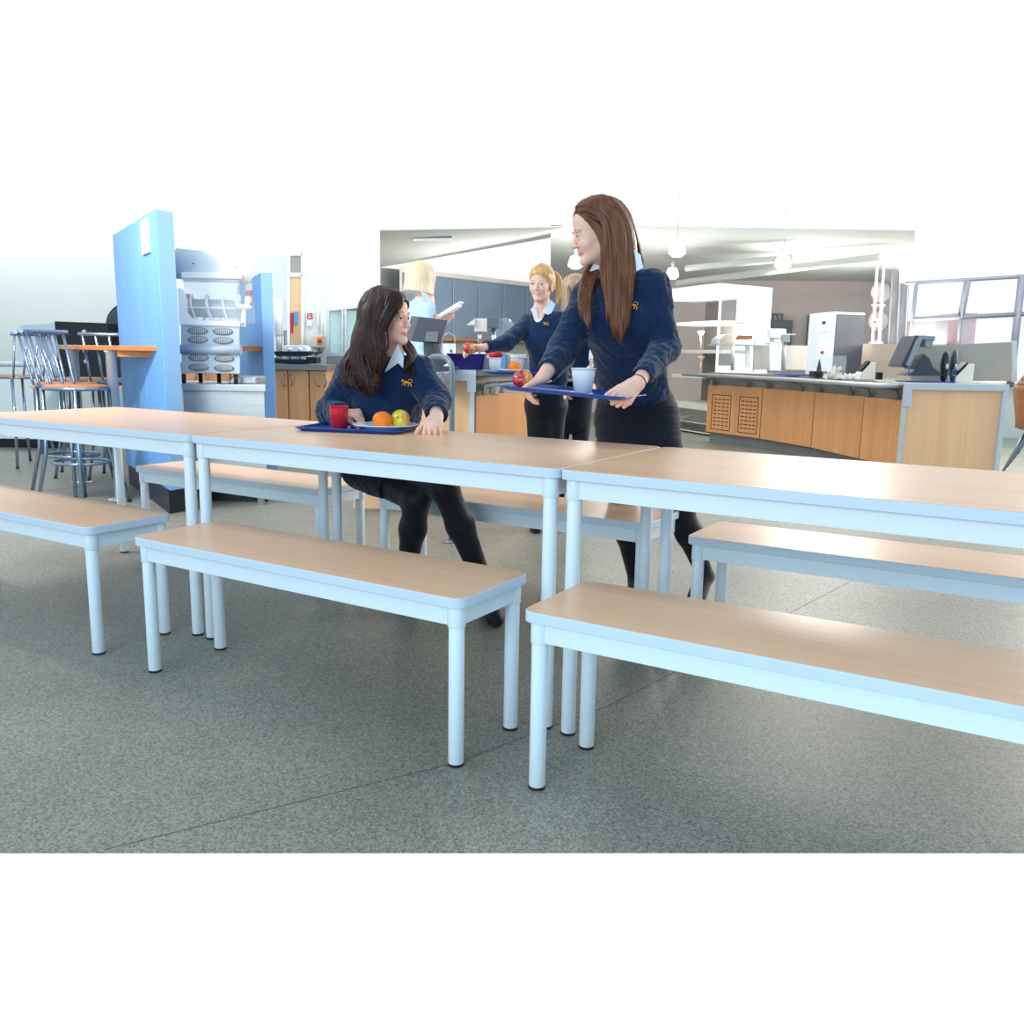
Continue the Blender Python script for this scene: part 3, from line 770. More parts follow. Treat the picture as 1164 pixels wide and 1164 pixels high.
    locks(b, [[(440, 329, 3.50), (452, 333, 3.47), (457, 341, 3.46), (447, 354, 3.45), (440, 370, 3.45), (436, 392, 3.45), (437, 412, 3.46)],
              [(436, 327, 3.50), (446, 334, 3.46), (442, 352, 3.44), (436, 372, 3.43), (434, 395, 3.43), (434, 415, 3.44), (432, 436, 3.45)],
              [(432, 327, 3.50), (432, 340, 3.46), (428, 360, 3.44), (424, 385, 3.43), (424, 410, 3.43), (424, 435, 3.43), (422, 452, 3.44)],
              [(428, 329, 3.52), (420, 345, 3.47), (415, 365, 3.46), (411, 390, 3.45), (408, 415, 3.45), (412, 435, 3.44), (418, 450, 3.45)],
              [(424, 331, 3.56), (413, 348, 3.53), (408, 370, 3.51), (403, 392, 3.50), (398, 412, 3.50), (400, 430, 3.49), (404, 443, 3.48)],
              [(426, 334, 3.60), (412, 352, 3.60), (406, 372, 3.60), (399, 395, 3.58), (392, 412, 3.56), (388, 428, 3.54), (390, 442, 3.53)]], 340, .0072, .007, .013, 2.4, 11, 20)
    locks(b, [[(452, 385, 3.60), (461, 396, 3.56), (465, 410, 3.50), (461, 425, 3.48)], [(458, 380, 3.62), (468, 394, 3.60), (473, 410, 3.55), (468, 428, 3.50)]], 80, .0062, .006, .011, 1.8, 12)
    b.build('hair', 'hair_dark', t, True)
    return t
# ================= the fair girl reaching over the counter
def girl_fair():
    J = dict(N=G(617, 355, 5.24), SR=G(601, 369, 5.29), SL=G(638, 366, 5.19), C=G(621, 388, 5.24), W=G(624, 420, 5.28), P=G(621, 446, 5.3),
             ER=G(575, 390, 5.12), WR=G(549, 395, 5.02), EL=G(644, 408, 5.26), WL=G(623, 431, 5.02),
             HR=G(611, 456, 5.3), HL=G(631, 456, 5.3), s=.84, bk=Vector((0, 1, 0)))
    J['KR'] = Vector((J['HR'].x, 5.3, .45)); J['KL'] = Vector((J['HL'].x, 5.3, .45)); J['AR'] = Vector((J['HR'].x, 5.33, .07)); J['AL'] = Vector((J['HL'].x, 5.33, .07))
    t = thing('person', 'smiling fair-haired girl with ponytail in navy jumper reaching over the counter', 'person', (J['P'].x, 5.3, 0))
    hd = Head(G(615, 324, 5.18), (-.34, -.93, -.02), (.05, 0, 1), .88, 1.0)
    pts = [J[k] for k in J if isinstance(J[k], Vector) and k != 'bk'] + [hd.c + Vector((0, 0, .14)), J['WR'] - Vector((.12, 0, 0))]
    lo, hi = bbox(pts, .11); lo[2] = -.005
    F = Field(lo, hi, .0045); hd.sdf(F)
    F.cone(np3(hd.w(0, -.028, -.055)), np3(J['N'] - Vector((0, 0, .02))), .042, .048, .03)
    torso(F, J); arms(F, J); legs(F, J); foot(F, J['AR'], (0, -1, 0), s=.9, drop=.045); foot(F, J['AL'], (0, -1, 0), s=.9, drop=.045)
    hand(F, J['WR'], (-.85, -.1, .05), (0, -.3, -.9), .9, (.75, .7, .4), (.6, .75, .3), -1)
    hand(F, J['WL'], (-.85, -.3, -.1), (0, .2, -.9), .9, (.3, .5, .4), (.6, .75, .1), -1)
    sdf_object('body', F, ['skin', 'lips'], t, lambda C: hd.lips(C)); hd.face(t, 'brow_fair')
    b = MB(); b.tube([hd.w(-.013, .0765, -.0645), hd.w(0, .0805, -.0665), hd.w(.013, .0765, -.0645)], hd.r(.0014, .0028, .0014), 8); b.build('teeth', 'teeth', t, True)
    lo, hi = bbox([J[k] for k in ('N', 'SR', 'SL', 'ER', 'EL', 'WR', 'WL', 'P')], .13)
    F = Field(lo, hi, .0045)
    f, r, up = torso(F, J, .014); arms(F, J, .018, upto=.85); folds_noise(F, .0035, 32, 2.0)
    F.half(np3(J['P'] - up * .0), np3(-up))
    for q in 'RL':
        W = J['W' + q]; d = (W - J['E' + q]).normalized(); F.cone(np3(W + d * .01), np3(W + d * .12), .04, .07, .003, None, 'd')
    F.cone(np3(J['N'] + up * .02), np3(J['N'] + f * .09 - up * .02), .050, .030, .006, None, 'd')
    F.cone(np3(J['N'] + f * .05), np3(J['N'] + f * .12 - up * .055), .028, .006, .004, None, 'd')
    jp = sdf_object('jumper', F, ['navy'], t)
    F = Field(*bbox([J['N']], .16), .0045)
    torso(F, J, .004); F.half(np3(J['N'] - up * .12), np3(-up)); F.half(np3(J['N'] + up * .03), np3(up))
    F.cone(np3(J['N']), np3(J['N'] + f * .10 - up * .03), .016, .005, .003, None, 'd'); sdf_object('shirt', F, ['shirt_white'], t)
    S = Surf([jp]); c = MB()
    flap(S, [(608, 347), (602.7, 352), (605, 355), (612, 365), (611, 355)], t, mb=c, depth=5.12, off=.01)
    flap(S, [(626, 341), (631.5, 346), (627, 356), (622.5, 358), (617, 355.5), (612.6, 365), (617.5, 352)], t, mb=c, depth=5.12, off=.01)
    c.build('collar', 'shirt_white', t, True, .0012)
    badge(S, 621, 368, 7, t)
    F = Field(*bbox([J['P'], J['HR'], J['HL'], J['HR'].lerp(J['KR'], .6)], .15), .006)
    F.cone(np3(J['P'] + Vector((0, 0, .09))), np3((J['HR'] + J['HL']) / 2 - Vector((0, 0, .12))), .112, .125, .03, (f, 1.3)); F.half(np3(G(620, 463, 5.3)), (0, 0, -1)); sdf_object('skirt', F, ['skirt'], t)
    F = Field(*bbox([J['HR'], J['HL'], J['AR'], J['AL']], .14), .006); legs(F, J, .006); F.cone(np3(J['HR'] - Vector((0, 0, .03))), np3(J['HL'] - Vector((0, 0, .03))), .078); F.half(np3(J['HR'] + Vector((0, 0, .03))), (0, 0, 1)); sdf_object('tights', F, ['tights'], t)
    for q in 'RL':
        F = Field(*bbox([J['A' + q], J['A' + q] - Vector((0, .2, 0))], .07), .006); foot(F, J['A' + q], (0, -1, 0), .005, s=.9, drop=.045); F.half(np3(J['A' + q]), (0, 0, 1)); F.half((0, 0, .002), (0, 0, -1)); sdf_object('shoe', F, ['black_plastic'], t)
    F = Field(*bbox([hd.c], .16), .0045); Mn = np.array(hd.M)
    F.ell(np3(hd.w(0, -.022, .046)), hd.r(.081, .096, .089), Mn, .01); F.ell(np3(hd.w(0, .035, .060)), hd.r(.066, .058, .053), Mn, .02); F.ell(np3(hd.w(0, -.05, -.005)), hd.r(.075, .060, .07), Mn, .03)
    F.ell(np3(hd.w(0, .105, -.025)), hd.r(.076, .085, .088), Mn, .01, 'd'); F.cone(np3(hd.w(-.1, .02, -.05)), np3(hd.w(.1, .02, -.05)), .040, .040, .01, None, 'd')
    folds_noise(F, .0015, 90, 1, (1, 1, .4)); sdf_object('hair', F, ['hair_gold'], t)
    b = MB()
    for q in (1, -1): hlocks(b, hd, [[(q * .055, .050, .052), (q * .073, .010, .070), (q * .070, -.05, .062), (q * .015, -.115, .035)], [(q * .040, .070, .072), (q * .052, .025, .105), (q * .050, -.05, .100), (q * .010, -.115, .045)], [(q * .002, .082, .083), (q * .004, .040, .124), (q * .004, -.04, .130), (0, -.115, .050)]], 60, .0050, .002, 8 + q)
    b.build('hair', 'hair_gold', t, True); b = MB(); locks(b, [[(624, 308, 5.25), (632, 314, 5.27), (634, 330, 5.27), (631, 348, 5.25)], [(627, 307, 5.28), (636, 314, 5.30), (637, 330, 5.30), (633, 345, 5.28)]], 40, .008, .006, .005, 1.2, 21)
    b.build('ponytail', 'hair_gold', t, True)
    return t
def simple_person(name, label, J, hd, h, colours, extra=None, hairfn=None, s=.95, skirt_z=None):
    J['s'] = s; J['bk'] = Vector((0, 1, 0))
    t = thing(name, label, 'person', (J['P'].x, J['P'].y, 0))
    lo, hi = bbox([J[k] for k in J if isinstance(J[k], Vector) and k != 'bk'] + [hd.c + Vector((0, 0, .14))], .12); lo[2] = -.005
    F = Field(lo, hi, h); hd.sdf(F)
    F.cone(np3(hd.w(0, -.028, -.055)), np3(J['N'] - Vector((0, 0, .02))), .045, .05, .03)
    torso(F, J); arms(F, J); legs(F, J)
    for q in 'RL': foot(F, J['A' + q], J.get('fd', (0, -1, 0)), drop=.045)
    for q, dn in J['hands'].items(): hand(F, J['W' + q], dn[0], dn[1], .95, (.5, .6, .4), (.6, .75, .2), dn[2])
    sdf_object('body', F, ['skin', 'lips'], t, lambda C: hd.lips(C)); hd.face(t, colours['brow'])
    F = Field(lo, hi, h); f, r, up = torso(F, J, .014); arms(F, J, .016, upto=colours.get('sleeve', .9)); folds_noise(F, .003, 30, 1.0)
    F.half(np3(J['P'] + up * .02), np3(-up)); F.cone(np3(J['N'] + up * .03), np3(J['N'] + f * .09), .052, .025, .006, None, 'd')
    for q in 'RL':
        W = J['E' + q].lerp(J['W' + q], colours.get('sleeve', .9)); d = (J['W' + q] - J['E' + q]).normalized(); F.cone(np3(W + d * .045), np3(W + d * .3), .05, .09, .003, None, 'd')
    top = sdf_object(colours['topname'], F, [colours['top']], t)
    F = Field(lo, hi, h + .001); F.cone(np3(J['P'] + up * .06), np3((J['HR'] + J['HL']) / 2 - Vector((0, 0, .16))), .135 * s, .150 * s, .03, (f, 1.3)); F.half(np3(J['P'] + up * .07), np3(up)); sdf_object(colours['botname'], F, ['skirt'], t)
    F = Field(lo, hi, h + .001); legs(F, J, .006); F.cone(np3(J['HR'] - Vector((0, 0, .03))), np3(J['HL'] - Vector((0, 0, .03))), .082 * s); F.half(np3(J['HR']), (0, 0, 1)); sdf_object(colours['legname'], F, ['tights'], t)
    for q in 'RL':
        F = Field(*bbox([J['A' + q], J['A' + q] + Vector(J.get('fd', (0, -1, 0))) * .2], .08), .006); foot(F, J['A' + q], J.get('fd', (0, -1, 0)), .006, drop=.045); F.half(np3(J['A' + q]), (0, 0, 1)); F.half((0, 0, .002), (0, 0, -1)); sdf_object('shoe', F, ['black_plastic'], t)
    hairfn(t, hd)
    return t, top, up, f
def legs_down(J, x, y, w=.075, top=.86):
    for q, sg in (('R', -1), ('L', 1)):
        a = J.get('lr', Vector((1, 0, 0))) * sg * w
        J['H' + q] = Vector((x, y, top)) + a; J['K' + q] = Vector((x, y, .46)) + a; J['A' + q] = Vector((x, y + .02, .07)) + a
def girl_behind():
    d = 5.75
    J = dict(N=G(654, 360, d), SR=G(642, 374, d), SL=G(676, 372, d), C=G(658, 392, d), W=G(656, 420, d), P=G(655, 440, d),
             ER=G(640, 405, d - .02), WR=G(640, 432, d - .1), EL=G(679, 392, d - .05), WL=G(675, 408, d - .25), hands={'R': ((0, -.3, -1), (1, 0, 0), 1), 'L': ((-.3, -.3, -.8), (-1, .2, .3), 1)})
    legs_down(J, G(650, 450, d).x, d, .065, .84)
    hd = Head(G(656, 334, d), (.8, .3, -.1), (0, 0, 1), .9)
    def hair(t, hd):
        F = Field(*bbox([hd.c], .16), .005); Mn = np.array(hd.M)
        F.ell(np3(hd.w(0, -.022, .046)), hd.r(.086, .10, .092), Mn, .01); F.ell(np3(hd.w(0, .10, -.02)), hd.r(.075, .075, .098), Mn, .01, 'd'); sdf_object('hair', F, ['hair_light'], t)
        b = MB(); locks(b, [[(648, 319, d - .03), (642, 328, d - .03), (641, 345, d - .06), (642, 362, d - .09)], [(652, 317, d), (646, 326, d - .08), (645, 345, d - .1), (647, 366, d - .12)]], 40, .010, .008, .004, 1, 31)
        locks(b, [[(656, 318, d - .03), (664, 328, d - .03), (666, 345, d - .06), (666, 362, d - .09)], [(652, 317, d), (661, 326, d - .06), (662, 345, d - .1), (663, 366, d - .12)]], 30, .010, .008, .004, 1, 32)
        b.build('hair', 'hair_light', t, True)
    t, top, up, f = simple_person('person', 'girl with long light brown hair mostly hidden behind the standing girl', J, hd, .007, dict(top='navy', topname='jumper', botname='skirt', legname='tights', brow='brow', sleeve=.5), hairfn=hair, s=.88)
    F = Field(*bbox([J['EL'], J['WL']], .08), .005); F.cone(np3(J['EL'].lerp(J['WL'], .25)), np3(J['EL'].lerp(J['WL'], .95)), .043, .034); sdf_object('shirt_cuff', F, ['shirt_white'], t)
def lady():
    d = 6.3
    J = dict(N=G(484, 341, d), SR=G(487, 354, d - .13), SL=G(469, 353, d + .13), C=G(478, 380, d), W=G(477, 410, d + .02), P=G(477, 430, d + .02),
             ER=G(484, 386, d - .20), WR=G(497, 361, d - .12), EL=G(474, 386, d + .2), WL=G(494, 366, d + .08), hands={'R': ((.85, .2, -.1), (0, .3, .8), 1), 'L': ((.85, -.1, -.05), (0, -.2, .9), -1)}, fd=(.75, .6, 0), lr=Vector((-.6, .75, 0)))
    legs_down(J, G(477, 430, d).x, d + .02, .08, .88); J['bk'] = Vector((-.7, -.6, 0))
    hd = Head(G(481, 319, d), (.72, .66, -.08), (0, 0, 1), .98)
    def hair(t, hd):
        F = Field(*bbox([hd.c], .20), .005); Mn = np.array(hd.M)
        F.ell(np3(hd.w(0, -.022, .035)), hd.r(.100, .112, .10), Mn, .01)
        F.cone(np3(hd.w(0, -.03, .02)), np3(hd.w(0, -.035, -.085)), .100, .108, .02)
        F.ell(np3(hd.w(0, .115, -.03)), hd.r(.085, .085, .12), Mn, .01, 'd'); F.half(np3(hd.w(0, 0, -.10)), np3(-(hd.M @ Vector((0, .1, 1)))), .01)
        folds_noise(F, .0025, 110, 1, (1, 1, .12)); sdf_object('hair', F, ['hair_white'], t)
    t, top, up, f = simple_person('person', 'woman with pale blonde bob in light blue shirt behind the till', J, hd, .007, dict(top='shirt_blue', topname='shirt', botname='trouser_waist', legname='trousers', brow='hair_light', sleeve=.45), hairfn=hair, s=.98)
    S = Surf([top]); c = MB(); flap(S, [(478, 331), (486, 335), (492, 347), (489, 345), (480, 336)], t, mb=c, off=.004); c.build('collar', 'shirt_blue', t, True)
    b = MB(); b.slab([G(499, 357, 6.05), G(523, 342, 6.0), G(527, 343, 6.25), G(504, 358.5, 6.3)], (0, 0, -.012)); b.slab([G(499, 358.5, 6.05), G(521, 346, 6.0), G(525, 347, 6.25), G(504, 360, 6.3)], (0, 0, -.012))
    tag(b.build('paper_plates', 'white', None, bevel=.003), 'white paper plates held up by the woman behind the till', 'plates')
PEOPLE = [girl_standing, girl_seated, girl_fair, girl_behind, lady]
# ---------------------------------------------------------------- tables and benches
def furniture(name, label, cat, L_, W_, H_, group):
    """long table or bench, origin at the near left corner on the floor, long side along x"""
    t = thing(name, label, cat, (0, 0, 0), 0, group)
    MB().prism(rrect(0, 0, L_, W_, .034, 7), H_ - .028, H_ - .0012).build('edge_band', 'edge_paint', t, bevel=.002)
    MB().prism(rrect(.0025, .0025, L_ - .0025, W_ - .0025, .032, 7), H_ - .003, H_).build(cat + '_top', 'beech', t)
    i = .036; r = .0205; zt = H_ - .028; ah = .052
    for x, y in ((i, i), (L_ - i, i), (L_ - i, W_ - i), (i, W_ - i)):
        b = MB(); b.lathe([(r, .006), (r, zt - ah - .002)], (x, y, 0), 28); b.lathe([(r + .0028, zt - ah - .004), (r + .0028, zt)], (x, y, 0), 28)
        leg = b.build('leg', 'frame_paint', t, bevel=.001)
        MB().lathe([(r + .001, 0), (r + .001, .007)], (x, y, 0), 28).build('foot_cap', 'rubber', t).parent = leg
    e = i + r; th = .018; y0 = .022
    b = MB()
    for y in (y0 + th / 2, W_ - y0 - th / 2): b.box((L_ / 2, y, zt - ah / 2), (L_ - 2 * e + .002, th, ah))
    for x in (y0 + th / 2, L_ - y0 - th / 2): b.box((x, W_ / 2, zt - ah / 2), (th, W_ - 2 * e + .002, ah))
    b.build('apron', 'frame_paint', t, bevel=.0015)
    return t
TL, TW, TH = 1.500, .758, .76
BL_, BW, BH = 1.30, .344, .461
tb = furniture('dining_table', 'long beech table with white frame at the centre of the row, girl seated at it', 'table', TL, TW, TH, 'dining tables in the row')
bn = furniture('dining_bench', '', 'bench', BL_, BW, BH, 'dining benches')
def place(o, X, Y): o.location = T(X, Y); o.rotation_euler = (0, 0, TA); o.matrix_basis = Matrix.Translation(T(X, Y)) @ Matrix.Rotation(TA, 4, 'Z')
place(tb, -2.621, 2.062)
t2 = copy_tree(tb); t2['label'] = 'long beech table with white frame at the left end of the row, empty'; place(t2, -4.127, 2.062)
t3 = copy_tree(tb); t3['label'] = 'empty long beech table with white frame at the right end of the row'; place(t3, -1.117, 2.060)
bn['label'] = 'low beech bench in front of the middle table, seen whole'; place(bn, -2.500, 1.726)
for X, Y, lb in ((-4.038, 1.727, 'low beech bench in front of the left table, its near corner pointing right'), (-1.033, 1.737, 'low beech bench in front of the right table, nearest to the viewer'),
                 (-4.010, 2.807, 'low beech bench behind the left table, beside the blue pillar'), (-2.515, 2.939, 'low beech bench behind the middle table, the seated girl sits on it'),
                 (-1.021, 2.811, 'low beech bench behind the right table, under the standing girl')):
    b = copy_tree(bn); b['label'] = lb; place(b, X, Y)
# the tray on the table and what lies on it
def tray(name, label, M4, w=.40, d=.30, group='blue trays'):
    t = tag(bpy.data.objects.new(name, None), label, 'tray', group); COL.objects.link(t); t.matrix_basis = M4
    b = MB(); o = rrect(-w / 2, -d / 2, w / 2, d / 2, .03, 6); i = rrect(-w / 2 + .018, -d / 2 + .018, w / 2 - .018, d / 2 - .018, .02, 6); n = len(o)
    rings = [([(x * .90, y * .88) for x, y in o], 0), (o, .012), (o, .0145), ([(x * .985, y * .98) for x, y in o], .015), (i, .0035)]
    vs = [(x, y, z) for P, z in rings for x, y in P]; m_ = len(rings)
    fs = [(k * n + a, k * n + (a + 1) % n, (k + 1) * n + (a + 1) % n, (k + 1) * n + a) for k in range(m_ - 1) for a in range(n)]
    fs += [list(range(n))[::-1], [(m_ - 1) * n + a for a in range(n)]]
    b._add(vs, fs, False); b.build('tray_body', 'tray_blue', t, bevel=.0015)
    return t
def apple(name, label, c, r, material, tilt=(0, 0, 0), group=None):
    t = thing(name, label, 'apple', (c[0], c[1], c[2] - r * .85), 0, group)
    M = Euler(tilt).to_matrix(); prof = []
    for k in range(21):
        a = PI * k / 20; rr = math.sin(a) * (1 + .10 * math.cos(a)); z = math.cos(a) * .90
        z -= .22 * math.exp(-(rr / .28) ** 2) * (1 if z > 0 else -.55); prof.append((max(rr * r, .0004), z * r))
    b = MB(); b.lathe(prof[::-1], (0, 0, r * .85), 28, M); b.build('flesh', material, t)
    b = MB(); b.tube([Vector((0, 0, r * .85)) + M @ Vector((0, 0, r * .62)), Vector((0, 0, r * .85)) + M @ Vector((.004, 0, r * 1.08))], [.0013, .0018], 8); b.build('stem', 'brow', t)
    return t
def orange(label, c, r, group=None):
    b = MB(); prof = [(max(math.sin(PI * k / 16) * r * 1.05, .0004), -math.cos(PI * k / 16) * r * .92) for k in range(17)]
    t = thing('orange', label, 'orange', (c[0], c[1], c[2] - r * .92), 0, group)
    b.lathe(prof, (0, 0, r * .92), 28); b.build('peel', 'orange_peel', t)
    MB().lathe([(.0025, 0), (.003, .001), (.001, .002)], (.3 * r, -.35 * r, r * 1.72), 8).build('stem', 'counter_wood', t)
    return t
def cup(name, label, base, rb, rt, h, material, ridges=0, group=None, rings=True):
    b = MB(); n = 64 if ridges else 32
    def ring(r_, z, rg=True):
        return [(r_ * (1 + (.018 * math.cos(ridges * 2 * PI * k / n) if ridges and rg else 0)) * math.cos(2 * PI * k / n), r_ * (1 + (.018 * math.cos(ridges * 2 * PI * k / n) if ridges and rg else 0)) * math.sin(2 * PI * k / n), z) for k in range(n)]
    lv = [ring(rb, 0), ring(rb + (rt - rb) * .82, h * .82), ring(rb + (rt - rb) * .86, h * .86, False), ring(rt * 1.0, h * .97, False), ring(rt * 1.045, h * .975, False), ring(rt * 1.045, h, False), ring(rt * .96, h, False), ring(rb * .9, .003, False)]
    vs = [p for l in lv for p in l]; m_ = len(lv)
    fs = [(k * n + a, k * n + (a + 1) % n, (k + 1) * n + (a + 1) % n, (k + 1) * n + a) for k in range(m_ - 1) for a in range(n)] + [list(range(n))[::-1], [(m_ - 1) * n + a for a in range(n)]]
    b._add([Vector(v) + Vector(base) for v in vs], fs, True)
    return tag(b.build(name, material), label, 'cup', group)
def plate(label, c, r, group=None, M=None):
    b = MB(); b.lathe([(r * .55, 0), (r * .6, .002), (r * .98, .019), (r, .0205), (r, .0225), (r * .97, .0225), (r * .62, .009), (.001, .008)], c, 48, M)
    return tag(b.build('plate', 'white_glossy'), label, 'plate', group)
# tray of the seated girl: between (352,483) and (488,487) on the table top
c = (GF(353, 482, TH) + GF(487, 488, TH)) / 2
near = GF(430, 493, TH); tc = Vector(((c.x), near.y + .16, TH + .0005)); tr = R(-14)
tray('tray', 'blue tray on the table in front of the seated girl', Matrix.Translation(tc) @ Matrix.Rotation(tr, 4, 'Z'), .43, .33)
cup('tumbler', 'red ribbed tumbler on the tray at the table', (G(385, 484, tc.y - .03).x, tc.y - .02, TH + .0055), .031, .037, .088, 'red_plastic', 20)
pc = Vector((G(440, 484, tc.y).x, tc.y - .035, TH + .0055)); plate('white plate with an orange and an apple on the tray at the table', pc, .128)
orange('orange lying on the plate at the table', (G(435, 475, pc.y - .02).x, pc.y - .03, TH + .0115 + .033), .036)
apple('apple', 'yellow green apple with red blush on the plate beside the orange', (G(455.5, 475, pc.y + .01).x, pc.y + .005, TH + .0115 + .033), .0385, 'apple_green', (1.25, 0, -.35))
# tray held by the standing girl
A_ = G(568, 438, 3.10); B_ = G(712, 452, 2.90); ax = (B_ - A_); wl = ax.length; xx = ax.normalized(); yy = Vector((0, 0, 1)).cross(xx).normalized(); zz = xx.cross(yy)
ctr = (A_ + B_) / 2 + yy * .11 - zz * .012
M4 = Matrix.Translation(ctr) @ Matrix(((xx.x, yy.x, zz.x), (xx.y, yy.y, zz.y), (xx.z, yy.z, zz.z))).to_4x4()
tray('tray', 'blue tray carried by the standing girl', M4, wl, .28)
p = M4 @ Vector((0, 0, .0045)); 
q = M4.inverted() @ G(588, 437, 3.05); apple('apple', 'red apple on the tray carried by the standing girl', M4 @ Vector((q.x - .005, -.075, .037)), .0365, 'apple_red', (.5, -.3, 0))
q = M4.inverted() @ G(658, 445, 3.0); cb = M4 @ Vector((q.x - .021, .01, .005)); cup('paper_cup', 'white paper cup on the tray carried by the standing girl', cb, .0305, .0435, .087, 'white', 0, 'white paper cups')
cs = cb + Vector((.012, 0, .086)); tag(MB().tube([cs, cs + Vector((.006, 0, .004)), cs + Vector((.012, 0, .001))], [.003, .006, .002], 8).build('cup_tab', 'white', bpy.data.objects.get('paper_cup'), True), None)
# ---------------------------------------------------------------- the room
FA, FB = GF(0, 968.6), GF(1164, 968.6); dv = (FB - FA).normalized()
poly = [FA - dv * 9, FB + dv * 9, Vector((9, 18, 0)), Vector((-11, 18, 0))]
structure(tag(MB().prism([(p.x, p.y) for p in poly], -.003, 0).build('floor', 'speckled_vinyl'), 'speckled grey vinyl floor of the dining hall'))
# welded seams in the vinyl
b = MB()
def seam(P):
    P = [GF(u, v) for u, v in P]
    for a, c in zip(P, P[1:]):
        d = (c - a).normalized(); n = Vector((-d.y, d.x, 0)) * .0013; b.slab([a - n, c - n, c + n, a + n], (0, 0, .0006))
seam([(118, 966), (515, 868), (690, 803), (880, 706), (1163, 560)])
structure(tag(b.build('trim_1', 'seam'), 'thin dark welded seams in the vinyl floor'))
def wall(name, a, b_, z0, z1, t, material, label):
    a = Vector((a[0], a[1], z0)); b_ = Vector((b_[0], b_[1], z0)); d = (b_ - a).normalized(); n = Vector((-d.y, d.x, 0)) * t
    m_ = MB(); m_.prism([(a.x, a.y), (b_.x, b_.y), (b_.x + n.x, b_.y + n.y), (a.x + n.x, a.y + n.y)], z0, z1)
    return structure(tag(m_.build(name, material), label))
dl = 10.6
wl_x = G(430, 300, dl).x
wall('wall_left', (-9.2, dl), (G(200, 300, dl).x, dl), 0, 2.50, .15, 'wall_grey', 'pale grey wall behind the bar stools')
wall('wall_back_left', (G(200, 300, dl).x, dl), (wl_x, dl), 0, 3.4, .15, 'wall_white', 'white wall behind the worktop')
wall('wall_return', (wl_x - .02, dl + .15), (wl_x - .02 - .155 * 3, dl + 3.15), 0, 3.3, .15, 'wall_grey', 'pale return wall beside the kitchen')
db = 15.4
wall('wall_kitchen', (wl_x - .9, 13.0), (G(640, 300, 16.6).x, 16.6), 0, 2.3, .15, 'wall_kitchen', 'pale wall of the kitchen area')
wall('wall_back_right', (G(636, 300, 16.8).x, 16.8), (G(1034, 300, 14.6).x, 14.6), 0, 2.45, .15, 'wall_taupe', 'taupe back wall behind the serving counter')
# long board on the kitchen wall
def on_kitchen(u, z, off=.0):
    a = Vector((wl_x - .3, 13.2, 0)); e = Vector((G(640, 300, 16.6).x, 16.6, 0)); d = (e - a).normalized(); n = Vector((d.y, -d.x, 0))
    q = G(u, 400, 1.0); s = Vector((q.x, 1.0, 0)); den = s.x * d.y - s.y * d.x; k = (a.x * d.y - a.y * d.x) / den
    p = s * k + n * off; p.z = z; return p
t = thing('notice_board', 'long blue grey board with pale wooden rail on the kitchen wall', 'board', on_kitchen(520, 0, .05))
zt, zb_ = 2.22, 1.30
tl = on_kitchen(453, 2.16, .03); MB().slab([on_kitchen(454, zb_, .03), on_kitchen(634, zb_, .03), on_kitchen(634, zt, .03), on_kitchen(454, zt, .03)], (0, -.03, 0)).build('panel', 'board_blue', t, True)
b = MB(); b.slab([on_kitchen(452, zt, .06), on_kitchen(634, zt, .06), on_kitchen(634, zt + .07, .06), on_kitchen(452, zt + .07, .06)], (0, -.04, 0)); b.slab([on_kitchen(452, zb_, .06), on_kitchen(454.5, zb_, .06), on_kitchen(454.5, zt, .06), on_kitchen(452, zt, .06)], (0, -.04, 0))
b.build('frame', 'cream', t, True)
MB().slab([on_kitchen(454, zb_ - .05, .06), on_kitchen(634, zb_ - .05, .06), on_kitchen(634, zb_, .06), on_kitchen(454, zb_, .06)], (0, -.05, 0)).build('rail', 'orange_wood', t, True)
for u in (511.5, 540.5, 568.5, 595): MB().slab([on_kitchen(u, zb_, .065), on_kitchen(u + .5, zb_, .065), on_kitchen(u + .5, zt, .065), on_kitchen(u, zt, .065)], (0, -.01, 0)).build('joint_strip', 'silver_paint', t, True)
# sloping ceiling over the kitchen
pA, pB = G(425, 305, 13.3), G(640, 268, 17.4); pC, pD = G(640, 258, 11.2), G(428, 262, 10.9)
structure(tag(MB().slab([pA, pB, pC, pD], (0, 0, .012)).build('ceiling', 'wall_grey'), 'sloping pale grey ceiling over the kitchen'))
cl = thing('ceiling_light', 'flat white ceiling panel light over the kitchen', 'light', G(493, 270, 11.9))
MB().slab([G(474, 270.5, 11.9), G(512, 268.5, 11.9), G(514, 273.5, 11.4), G(470, 274, 11.4)], (0, 0, .03)).build('diffuser', 'white_glossy', cl, True)
